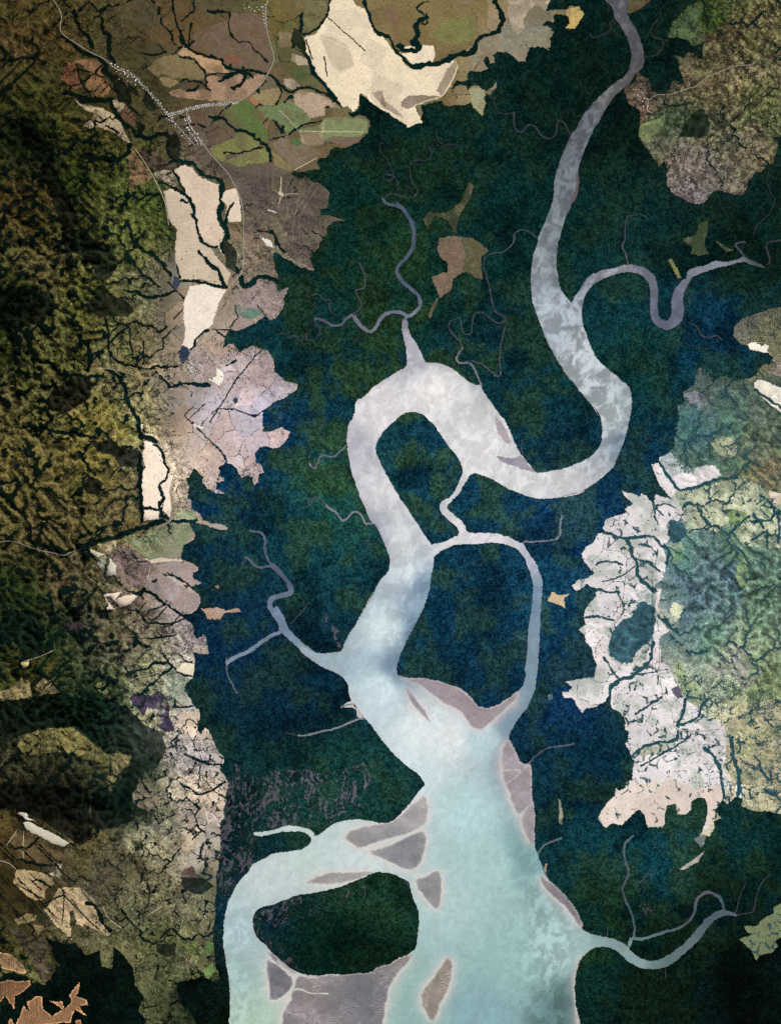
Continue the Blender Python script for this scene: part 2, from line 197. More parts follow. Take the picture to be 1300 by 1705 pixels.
@0 980 FIELD #80763f 130 800 200 770 290 750 410 750 480 810 580 890 600 940 590 1000 540 960 450 910 390 880 320 880 230 890 140 900 100 850 |bright olive hill dome ringed by dark forest on the left
@0 980 FIELD #80764a 600 900 650 885 715 910 690 960 640 1010 600 1100 580 1020 610 960 |
@0 980 FIELD #7d7d50 520 520 570 500 600 590 550 570 |
@0 980 FIELD #85765f 720 1080 760 1020 800 1050 830 1100 860 1160 810 1200 750 1180 725 1150 |
@0 1305 FIELD #b3ab96 120 205 160 205 230 240 290 270 380 320 350 340 280 320 230 290 150 250 |grey white curved field at the lower left
@0 1305 FIELD #b3ab96 95 155 160 145 150 180 200 200 140 190 |
@0 1305 FIELD #5e4d30 50 300 100 250 200 270 280 320 350 370 320 430 280 440 200 420 110 410 70 360 |brown field inside the curve of the grey white field
@0 1305 FIELD #54451f 0 150 90 140 100 230 50 270 0 260 -200 260 -200 150 |
@0 1305 FIELD #ab9266 90 465 200 470 290 510 300 540 250 570 245 620 200 630 130 590 75 530 |tan field at the lower left cut by a dark track
@0 1305 FIELD #b39a70 290 625 320 560 440 560 470 620 520 680 540 740 600 800 590 825 540 790 470 770 420 760 400 680 380 690 390 850 350 800 300 760 245 680 |pale tan field with branching dark lines at the lower left
@0 1305 FIELD #a79c80 310 440 340 430 330 520 305 500 |
@0 1305 FIELD #a79c80 270 490 298 470 300 502 |
@0 1305 FIELD #554936 40 770 150 800 160 850 230 830 290 880 260 900 270 950 220 920 250 970 310 990 310 1010 250 1010 280 1050 240 1085 220 1040 190 1000 170 940 130 880 100 830 |
@0 1305 FIELD #8a7a50 80 730 150 700 205 710 190 740 100 765 |
@0 1305 FIELD #8a744a 185 760 240 770 210 820 |
@0 1305 FIELD #6f7840 1000 860 1050 860 1080 910 1040 930 1005 900 |
@0 1305 FIELD #5a7a3c 1110 850 1150 850 1150 920 1120 920 |bright green field beside the western channel
@0 1305 FIELD #64803f 1100 1010 1150 970 1165 1020 1120 1065 |
@0 1305 FIELD #70703f 1010 780 1050 790 1030 830 |
@0 1305 FIELD #857a58 1000 940 1050 950 1020 1000 |
@0 1305 FIELD #5c4844 975 480 1040 440 1070 500 1000 530 |
@900 330 FIELD #d8cfc0 1115 790 1150 780 1190 800 1210 785 1230 800 1220 825 1250 855 1180 825 1135 820 |
@900 330 FIELD #9c8a7a 1240 880 1280 840 1400 845 1400 980 1270 960 1240 940 1260 910 |
@900 330 FIELD #a09c80 1010 920 1060 920 1110 950 1140 920 1165 930 1160 975 1130 1000 1090 950 1030 935 |
@900 330 FIELD #ded4c0 1150 1000 1180 980 1240 1000 1300 1030 1400 1080 1400 1220 1300 1160 1230 1110 1150 1040 |white pond field at the right edge with a dark squiggle
@900 330 FIELD #82838a 770 1060 830 1040 890 1070 900 1110 860 1140 800 1110 |round grey scrub patch east of the river bend
@900 0 FIELD #76854e 535 680 580 660 655 640 665 680 640 700 600 740 590 780 550 760 530 730 |yellow green pasture on the right bank upland
@900 0 FIELD #4a5c3a 690 200 720 120 830 20 870 60 850 120 880 220 830 250 790 210 |
@900 655 FIELD #cbc3c2 595 385 640 345 700 320 760 385 830 410 880 390 940 390 975 440 930 475 870 500 740 530 760 600 780 690 700 690 690 800 650 820 680 900 660 1000 600 1050 520 1080 515 1160 440 1170 400 1220 380 1290 @900 980 360 360 400 410 490 420 560 380 600 300 620 160 620 20 600 0 650 0 630 100 700 160 690 230 640 270 650 380 700 430 720 500 780 600 860 650 930 690 1000 760 1060 780 1030 840 1065 920 1010 990 1035 1060 980 1120 900 1300 300 1320 100 1000 0 500 150 200 @900 655 100 1000 200 800 400 500 |
@900 655 FIELD #d6dada 640 345 700 320 760 385 830 410 820 440 760 430 700 450 660 400 |pale lilac field at the corner of the eastern mangrove edge
@900 655 FIELD #b8bc9a 720 530 900 500 1000 470 1100 460 1180 500 1230 540 1400 560 1400 800 1280 840 1100 825 1040 760 1030 700 980 720 960 750 870 730 800 760 780 700 760 620 |yellow green hillside pasture with dark branching gullies
@900 655 FIELD #c8b8a0 1230 530 1400 550 1400 620 1240 590 |
@900 655 FIELD #7f9a62 1000 620 1100 640 1120 700 1020 720 |
@900 655 FIELD #9aa080 920 260 980 235 1050 240 1060 340 1000 350 940 320 |
@900 655 FIELD #8aa088 690 810 760 800 780 860 740 920 700 900 |
@900 655 FIELD #6a9068 720 850 760 830 760 900 720 920 |
@900 655 FIELD #c5c8a0 700 1150 760 1140 760 1200 730 1260 700 1200 |
@900 980 FIELD #98a87a 720 400 760 390 800 470 880 520 880 600 830 630 780 590 740 500 |bright green pasture strip on the right
@900 980 FIELD #6a5a72 705 540 740 520 770 590 730 590 |
@900 980 FIELD #d2c3b3 310 1230 350 1170 410 1110 430 1030 560 1060 640 1020 640 1060 570 1130 520 1200 450 1280 350 1298 |smooth cream salt flat at the lower right
@900 980 FIELD #c8b6a8 570 1130 640 1070 700 1030 850 1090 960 1060 990 1130 960 1200 900 1280 860 1300 850 1100 780 1240 670 1280 600 1300 500 1200 |
@900 980 FIELD #a5a890 540 860 700 840 640 890 540 910 |
@900 980 FIELD #c8c8c0 990 1040 1030 1035 1030 1080 990 1100 |
@900 980 FIELD #c8c8c0 1050 1060 1110 1060 1110 1100 1080 1140 1045 1130 |
@900 980 FIELD #b0a885 1000 740 1100 640 1400 560 1400 1220 1200 1200 1090 1180 1100 1060 1000 1000 |
@900 1305 FIELD #6f7a55 1000 600 1500 500 1500 1000 1000 1000 |
@900 980 FIELD #a8a898 1010 400 1040 280 1070 300 1110 330 1150 350 1100 370 1140 420 1090 540 1060 500 1030 440 |
@900 980 FIELD #a0a494 920 440 960 400 1000 400 1010 450 980 480 930 460 |
@900 980 FIELD #9c9c88 1100 530 1180 430 1210 400 1190 450 1120 540 |
@900 655 FIELD #86a070 1060 930 1110 880 1125 1050 1080 1060 1050 1000 |
@900 655 FIELD #c8cca8 700 1150 720 1130 770 1150 750 1200 |
@900 655 FIELD #a0a896 640 1160 700 1180 740 1260 700 1290 650 1230 |
# orange ridges lower left
@0 1305 RIDGE #94744e 0 910 70 915 100 950 150 1010 140 1022 60 1010 0 990 -100 980 -100 900 |orange tan bare ridge at the lower left edge
@0 1305 RIDGE #86603e 0 1080 40 1060 100 1070 165 1065 170 1090 120 1130 80 1150 80 1220 50 1180 30 1140 0 1190 -80 1200 -80 1100 |brown forked bare ridge above the orange one
@0 1305 RIDGE #9a7048 100 1270 130 1200 160 1240 150 1180 200 1150 230 1150 235 1220 280 1260 340 1220 300 1190 265 1175 340 1180 350 1220 390 1180 375 1140 400 1110 430 1075 430 1110 410 1150 470 1170 480 1195 430 1200 465 1255 410 1220 380 1290 200 1310 200 1400 60 1400 |branching orange bare ridge in black forest at the bottom left corner
@0 1305 RIDGE #8a5f3c 45 1290 60 1268 80 1300 60 1340 |
@0 1305 RIDGE #8a5f3c 415 1280 440 1275 445 1340 415 1340 |
# lines: T width = tree line, C = creek, R = road, K = track
@300 0 T4 0 200 20 240 60 270 110 295 170 310 220 320 230 350 270 370 330 385 380 375 430 395 480 400 520 440 560 480 600 500 650 480 700 465 740 490 790 510 850 550 880 580
@300 0 T3 0 310 60 315 100 350 140 400 145 440 140 480 160 485
@300 0 T3 140 410 200 400 280 400 330 385
@300 0 T3 0 440 40 430 100 445 135 460
@300 0 T5 40 490 70 495 100 470
@300 0 T5 210 440 250 415 320 400 340 395
@300 0 T6 280 480 330 460 350 420 360 390
@300 0 T2.5 265 60 265 130 270 180 300 220 380 235 420 290 480 340
@300 0 T4 150 60 200 65 250 65
@300 0 T3 65 130 50 200 45 240
@300 0 T6 660 80 655 150 640 210 610 260
@300 0 T7 640 180 650 230 670 280 700 330 720 390 760 440 800 490 840 530
@300 0 T4 670 185 720 170 760 140 790 90 810 20 815 -100
@300 0 T5 980 -100 990 0 1020 60 1030 120 1060 180 1120 190 1150 250 1180 290 1230 340 1260 365 1300 370
@600 0 T8 270 355 330 360 380 345 440 340 500 305 560 285 600 290 620 250 650 200 740 180 770 130 760 60 720 0 710 -200
@600 0 T9 350 90 320 110 300 140 310 200 270 240 320 240 300 285 240 270 210 250
@600 0 T3 330 130 360 130 340 70 300 50 330 20 370 0
@300 0 T3 520 440 545 490 540 530 520 570
@300 0 T5 165 630 240 640 280 690 300 710 340 705 400 740 440 775 480 790 490 870
@300 0 T3 240 830 330 825 440 800
@300 0 T3 590 730 640 690 700 665 760 660
@300 0 T3 500 750 560 740
@300 0 T4 505 650 530 690 555 720 560 680
@300 0 T1.5 800 95 870 160 940 220 1000 275
@300 0 T2 680 215 715 320
@300 0 T2 780 310 795 410
@0 0 T6 400 60 430 150 480 200 500 260
@0 0 T7 550 100 560 170 600 210 590 290 620 340
@0 0 T6 340 200 400 240 460 300 550 320 580 380
@0 0 T3 415 350 430 420 460 480 500 530
@0 0 T2 560 415 500 400 450 450
@0 0 T9 350 510 420 520 470 550 540 540 600 540
@0 0 T9 560 380 620 430 640 480 660 540
@0 0 T3 545 640 560 660
@0 0 T3 580 680 640 720
@0 0 T4 935 0 945 100 980 190 1010 240
@0 0 T2 1035 120 1020 230
@0 0 T3 770 290 830 300 900 285
@0 0 T7 600 560 650 650 700 690 750 740 800 750 860 730 920 720 910 790 920 840 990 880
@0 0 T6 990 880 1050 880 1080 930 1130 960 1190 970 1210 1020 1190 1050 1200 1120
@0 0 T4 860 990 910 1000 960 1030 1010 1060 1040 1100 1060 1170 1060 1230 1090 1300
@0 0 T3 980 1080 1020 1100
@0 0 T3 1035 1160 1060 1170
@0 0 T3 940 920 970 990 1000 1040
@0 0 T4 1265 1100 1230 1150 1220 1200
@0 0 T9 450 850 560 860 640 870 700 840 700 790
@300 330 T4 70 90 90 160 120 230 150 265 200 260
@300 330 T9 225 40 205 90 240 150 260 210 220 260 240 300 280 320 290 370 310 400
@300 330 T5 220 -60 215 0 225 40
@300 330 T5 100 290 130 330 170 370 215 390 225 450 250 490
@300 330 T5 20 445 100 450 160 465 230 485
@300 330 T8 320 430 340 480 390 470 410 430 450 430 540 450
@300 330 T5 500 180 530 260 560 290
@300 330 T3 420 180 500 190
@300 330 T2 270 700 300 660 320 650 300 620 295 580
@300 330 T2 170 710 280 715
@300 330 T4 60 820 100 750 130 720 160 715
@300 330 T3 250 910 300 880
@300 330 T2 440 820 380 890 320 960 280 1020 240 1090 200 1150 160 1210
@300 330 T2.5 215 1140 290 1145 350 1160 410 1180 450 1150
@300 330 T4 0 1000 50 1000 100 1015 160 1015
@0 330 T4 570 640 590 720 590 820 620 870 700 910 780 930 860 910 960 910
@0 330 T3 700 700 715 800 720 880
@0 330 T3 780 780 780 900
@0 330 T6 580 930 640 960 680 1030 690 1100 740 1180 760 1260 770 1300
@0 330 T4 880 980 930 1030 990 1000 1050 1000 1130 1015
@0 330 T6 690 130 720 220 760 280 840 310 890 370 930 420
@0 330 T5 940 500 880 530 800 540 740 510 680 500
@0 330 T7 150 720 170 820 210 890 290 890 330 960 400 960 510 970 560 960
@0 330 T8 430 750 480 800 500 880 480 930
@0 655 T6 750 130 760 230 850 260
@0 655 T5 840 280 880 320 890 380 915 410 905 460 860 490 870 540 890 560 860 600 870 640 910 680
@0 655 T6 762 330 755 400 765 560 770 690
@0 655 T8 650 770 720 740 800 720 890 690
@0 655 T8 420 830 500 820 560 790 650 780 720 740
@0 655 T9 250 830 330 860 400 850
@0 655 T5 130 640 180 740 160 780 200 820 300 850
@0 655 T5 0 490 60 480 110 470 90 540 60 590 120 640
@0 655 T5 180 190 240 180 300 210 400 220 510 240
@0 655 T5 430 320 480 400 520 440
@0 655 T4 770 1060 820 1080 900 1150 980 1200 1010 1200
@0 655 T3 720 1080 770 1070
@0 655 T3 900 970 960 1000 1030 1040
@0 655 T6 920 690 1000 690 1060 690
@0 655 T2.5 700 1160 760 1190 800 1240
@0 655 T5 770 400 760 500
@0 655 T4 770 620 860 632
@0 980 T3 740 110 800 190 860 190 930 190 1000 160
@0 980 T3 700 270 860 265 940 260
@0 980 T4 680 430 700 460 740 450 800 430 840 400 900 400
@0 980 T3 980 400 1040 400
@0 980 T3 960 450 1030 480
@0 980 T3 940 640 960 600
@0 980 T3 950 635 1040 635
@0 980 T4 1000 900 1060 920 1120 950 1200 955
@0 980 T4 980 1060 1040 1090 1080 1120 1140 1100 1190 1060 1220 1040
@0 980 T2 1085 960 1075 1080
@0 1305 T4 100 410 200 435 290 440
@0 1305 T2 350 570 350 640 340 760
@0 1305 T2 350 600 400 650 470 720 540 790
@0 1305 T2 90 540 160 580 240 625
@0 1305 T3 250 640 300 620 350 600
@0 1305 T3 180 520 220 525 280 560
@0 1305 T6 470 640 530 660 550 740 600 790
@900 655 T5 640 375 660 410 710 480 740 520 800 520 860 505 920 470 1000 460 1060 460
@900 655 T3 610 570 610 650 630 710
@900 655 T3 620 610 680 600 720 620
@900 655 T2 630 630 660 660
@900 655 T5 340 755 400 770 460 785 520 780 600 765 640 810 690 850 680 920
@900 655 T6 460 790 490 830 490 880 520 920 530 1000 570 1030 610 1070
@900 655 T4 500 890 530 900 580 910 640 960
@900 655 T3 300 930 340 910 410 910 440 930
@900 655 T2 330 1020 420 1000 510 935
@900 655 T4 270 1060 330 1070 420 1080
@900 655 T3 420 1090 450 1150
@900 655 T4 240 1210 300 1205 350 1220 400 1230
@900 655 T3 540 810 590 830 620 860
@900 655 T5 1130 690 1180 690 1230 690 1260 660 1290 640 1400 620
@900 655 T4 1180 550 1230 580 1260 640 1290 700 1280 800
@900 655 T4 1140 800 1180 770 1230 740
@900 655 T4 1200 610 1260 620
@900 655 T4 1220 820 1220 740
@900 655 T3 800 750 850 730 900 740
@900 330 T4 1150 1035 1200 1070 1260 1110 1300 1135
@900 980 T6 370 570 380 530 430 490 480 490 520 450 580 410 600 340 610 290
@900 980 T3 520 460 570 465 640 445
@900 980 T3 340 370 390 450 420 500
@900 980 T5 490 910 550 860 620 830 700 830 740 810 740 740 770 660 780 600
@900 980 T4 760 740 820 720 860 690 860 640 910 600
@900 980 T3 540 960 620 910 700 870 760 830 810 790
@900 980 T4 510 680 560 650 610 610 650 590
@900 980 T5 880 860 930 900 970 970 980 1080 990 1130
@900 980 T6 1030 800 1030 880 1050 930 1070 1000 1070 1080 1060 1130
@900 980 T4 1160 900 1200 1000 1240 1040
@900 980 T3 1060 830 1100 830
@900 980 T5 640 150 680 190 740 240
@600 655 C3 880 805 950 800 1050 795 1085 765 1075 710 1090 660
@600 330 C6 200 30 240 70 285 150 290 200 285 270 250 320 200 370 195 410 230 460 290 500 320 540 325 590 285 625 245 645
@600 0 C4.5 120 1075 135 1100 200 1115 240 1140 285 1205
@600 0 C1.8 120 1075 150 1055 190 1050 260 1075 300 1060 315 1030 270 980 265 900 290 865 370 870 385 840 375 800
@600 0 C1.5 190 1050 210 1010 190 960 140 940 120 960 140 985 185 965 160 890 130 850 95 800 120 770
@300 330 C6 1235 640 1190 615 1130 615 1090 640 1060 700 1030 725 980 700 940 640
@300 330 C4.5 930 630 895 655 870 690 820 690 775 660 735 652
@300 330 C1.5 730 655 725 690 755 690 755 740 720 775
@300 330 C2.2 930 630 985 590 970 540 940 500 1000 490 1000 430 970 350
@600 330 C3 650 1010 630 950 600 890 530 895 515 870 550 810
@600 330 C2.2 550 810 540 770 490 730 475 690 490 660 540 645 545 700 560 740 600 740 605 690 610 630 650 615 690 640 740 680 785 670 785 640 730 620 710 580 705 510 685 430 660 360 670 320 710 295 780 290 830 240 830 190 880 160 950 210
@600 330 C2 600 880 660 900 740 970 760 950 750 860 770 730 790 680
@600 0 C3 1130 725 1100 660 1065 650 1060 720 1030 755 980 740 950 690 910 670 870 720 830 700 830 610
@600 0 C1.5 830 610 780 620 730 600 720 530
@900 0 C1.8 560 310 620 300 665 260 660 215 600 200 590 150 630 110
@900 0 C1.8 395 105 370 120 385 160 340 190 280 205 265 185
@900 330 C2.8 470 355 465 310 435 270 460 220 450 170 465 100
@900 330 C1.5 465 100 540 85 580 120
@900 330 C3.5 1100 315 1070 280 1045 245 1105 238
@900 330 C3 1380 200 1290 230 1230 235 1210 260 1240 330 1235 355
@900 330 C1.5 1150 200 1160 150 1230 90
@900 330 C1.2 800 670 850 700 870 750
@300 655 C2.5 895 285 850 330 820 350 760 330 745 380 725 415 700 380
@300 655 C3.5 1040 705 1000 710 985 660 940 635 900 680 870 695 850 650 790 610
@300 655 C1.8 790 610 760 570 735 570
@300 655 C4 380 745 440 755 465 790 455 850 480 910 500 930
@300 655 C4 360 890 390 920 430 945 490 935
@300 655 C8 500 930 560 990 600 1050 600 1080 550 1095 490 1110 480 1150 520 1210 560 1270
@300 980 C12 550 210 590 250 640 300 690 340 740 370
@300 980 C9 520 110 550 160 570 220
@300 980 C6 540 235 490 255 430 300 370 340 300 370 255 400
@300 980 C2.5 250 380 250 400 255 460 280 520 305 565
@300 980 C3.2 1000 695 940 715 850 755 760 775 680 793 640 797
@300 980 C1.5 640 797 570 780
@300 980 C3 870 640 935 625
@300 980 C1.5 595 185 650 140 690 80
@600 980 C2.8 890 970 940 910 1010 860 1080 855 1150 840
@600 1305 C3 1000 490 960 400 960 370 990 330 1050 310 1085 295
@600 980 C1.2 780 1060 870 1000 860 980 760 985
@600 1305 C1.2 860 180 870 160 940 95
@600 980 C1.2 820 240 860 270 900 280
@900 1305 C3.5 500 835 510 780 490 700 450 620 440 560 480 490 450 400 450 320 500 285
@900 1305 C4.5 485 840 560 840 640 810 740 785 810 740 835 680 840 620 890 585 940 595 980 630 990 680
@900 1305 C5 470 900 485 850
@900 1305 C1.8 1050 700 1070 630 1110 530
@900 1305 C2 1060 710 1150 700 1160 640 1180 550 1240 490
@900 1305 C1.5 360 830 360 770
@900 1305 C1.8 670 990 675 1050
@300 1305 C1.6 530 960 580 1010 640 1040 740 1050
@300 1305 C2 600 1170 590 1120 650 1110 700 1135 800 1135
@300 1305 C3 610 1060 620 1090 600 1130 590 1170
@0 0 R1.5 240 -200 290 0 320 40 340 90 325 160 350 195 420 240 490 285 570 320 620 370 680 390 740 420 790 480 850 540 890 600 910 620
@0 0 R1.8 910 620 980 605 1040 585 1120 570 1230 560 1290 552 @300 0 380 510 430 465 470 410 500 350 512 310 490 240 470 160 460 80 465 30 480 0 480 -200
@0 0 R1.4 910 620 960 680 1010 740 1060 790
@0 0 R1.9 1010 605 1020 670 1080 750 1130 820 1190 890 1240 940 1280 1020 @300 0 330 1080 345 1150 345 1270 @300 330 345 390 310 430 250 500 215 560 190 660 150 760 110 850 80 900 50 940
@0 330 R1.5 1030 940 950 935 880 945 820 975 770 970 700 950 640 930 560 920
@0 330 R1.6 825 975 870 1040 900 1090 940 1140 970 1210 1000 1260 @0 655 1025 240 1010 310 970 380 935 460 920 530 930 620 935 680 900 705 820 745 760 790 680 810 620 850 570 870
@0 655 R1.2 -200 790 0 805 50 797 110 805 160 830 220 850 290 860 350 880 400 855 450 840
@0 0 K1 735 810 780 870 830 950 870 1030 900 1110 915 1220
@0 0 K.8 940 1215 1000 1200
@900 0 R1.4 540 490 580 550 620 510 700 515 790 480 840 470 870 435 930 405 990 380 1060 355 1140 355 1160 335
@900 0 K.9 580 550 570 600 600 610
@900 980 R1.4 640 300 640 460 650 540 690 620 710 680 720 760 800 770 900 770 960 760 1000 765 1050 780 1110 830 1160 900 1220 960 1270 1000
@900 980 K1.2 620 20 635 120 650 160
@900 980 K1.1 860 900 800 960 700 1020 640 1060
@900 980 K.9 960 620 990 760
@900 980 K1 430 60 440 130 380 200 320 270 330 370
@0 980 K.9 120 400 160 385 240 360 310 325
@0 980 K.8 700 500 740 480 860 455
@300 0 K1.2 1000 530 1035 465
@300 0 K1.4 620 920 740 855
@300 0 K.9 545 960 545 1060 530 1120 555 1050 640 1050
@300 0 K.7 610 980 600 1080 560 1200
@300 0 K.7 650 980 640 1090 610 1200 610 1300
@300 0 K.7 720 990 680 1070 620 1150 620 1230
@300 0 K.7 500 940 500 1050
@300 0 K.7 470 920 480 1060
@300 0 K.7 750 1010 690 1090 660 1150 640 1210 650 1290
@300 0 K.7 450 1150 380 1230 350 1280
@300 0 K.7 580 980 570 1080 590 1160 540 1250
@300 0 K.7 560 1290 640 1380 670 1340 640 1310
@300 0 K.7 530 590 600 670 640 710
@300 0 K.7 120 210 170 160 220 250 320 270
@0 1305 K.9 40 330 100 245
@0 1305 K.9 0 415 50 425 90 460
@0 1305 K1 450 570 520 640
@0 1305 K1 560 660 580 720 660 780
@0 1305 K1 800 710 880 660
@600 655 K.7 1060 410 1065 320
@0 330 POND 940 420 970 430 975 470 945 505 935 460
@0 330 POND 985 795 1020 805 1027 850 990 905 970 870
@300 330 POND 285 1085 305 1075 318 1095 300 1115
@300 0 V.9 740 190 900 260 940 300
@300 0 V1 860 410 950 350 1040 320 1180 440
@300 0 V1 1080 460 1150 410
@300 0 V1 960 460 1100 490 1180 440
@300 0 V.9 800 60 900 130 1040 320
@600 0 V1.4 510 320 530 365 480 460 445 525 370 545 290 570
@600 0 V1 370 380 340 490
@300 0 V1.6 545 960 545 1060
@300 0 V6 538 1045 552 1052
@300 0 V3 480 1140 520 1150
@300 0 V1 540 600 640 700
@300 0 V1 640 712 1000 712
@300 0 V1 780 640 770 720
@300 330 V1.2 0 140 40 135 90 120
@300 330 V1 50 480 150 540 210 580
@300 330 V.9 160 290 0 300
@300 330 V.9 80 300 85 440
@900 655 V1 400 780 400 870
@900 655 V1 540 700 600 730 610 760
@900 655 V1.2 380 1010 410 1090 440 1150 440 1180
@900 980 V1.2 340 250 320 320 320 400
@900 980 V1 660 900 680 1030
@900 980 V1 850 900 850 1100
@0 1305 V1 130 250 130 400
@900 655 V1 330 870 360 870 330 900
@0 655 V1 800 1000 820 930
@0 655 V1 870 960 1000 1050
@300 980 SPARSE 300 950 420 1000 560 980 700 980 760 1000 860 980 1000 940 1050 1000 1000 1100 960 1220 800 1280 600 1300 400 1300 300 1200
@300 1305 SPARSE 430 720 560 620 800 590 1000 560 1000 620 900 680 700 720 500 780
@300 1305 SPARSE 220 -20 420 -20 400 300 400 440 320 520 250 620 210 640 200 400
@600 0 C1.2 410 700 415 760 450 790 490 780 520 790
@300 330 C1.2 520 740 560 730 590 760 620 740 650 780 690 720 680 770 720 770
@300 330 C1.2 670 490 700 500 680 540 750 510 780 560 820 540 800 600 850 640
@900 1305 C1.2 530 540 560 510 600 460
@300 655 C1.2 660 590 690 560 700 620 720 560 745 560
@300 655 C1.2 300 980 330 960 340 900 365 885
@900 330 C1.2 870 740 900 760 950 740 980 770
@600 655 C1.2 870 250 870 300 880 330
@300 980 C1.2 380 1190 430 1150 490 1120 520 1060 515 1000
@900 0 C1.5 1220 980 1240 1050 1265 1080 1250 1130 1230 1160
"""
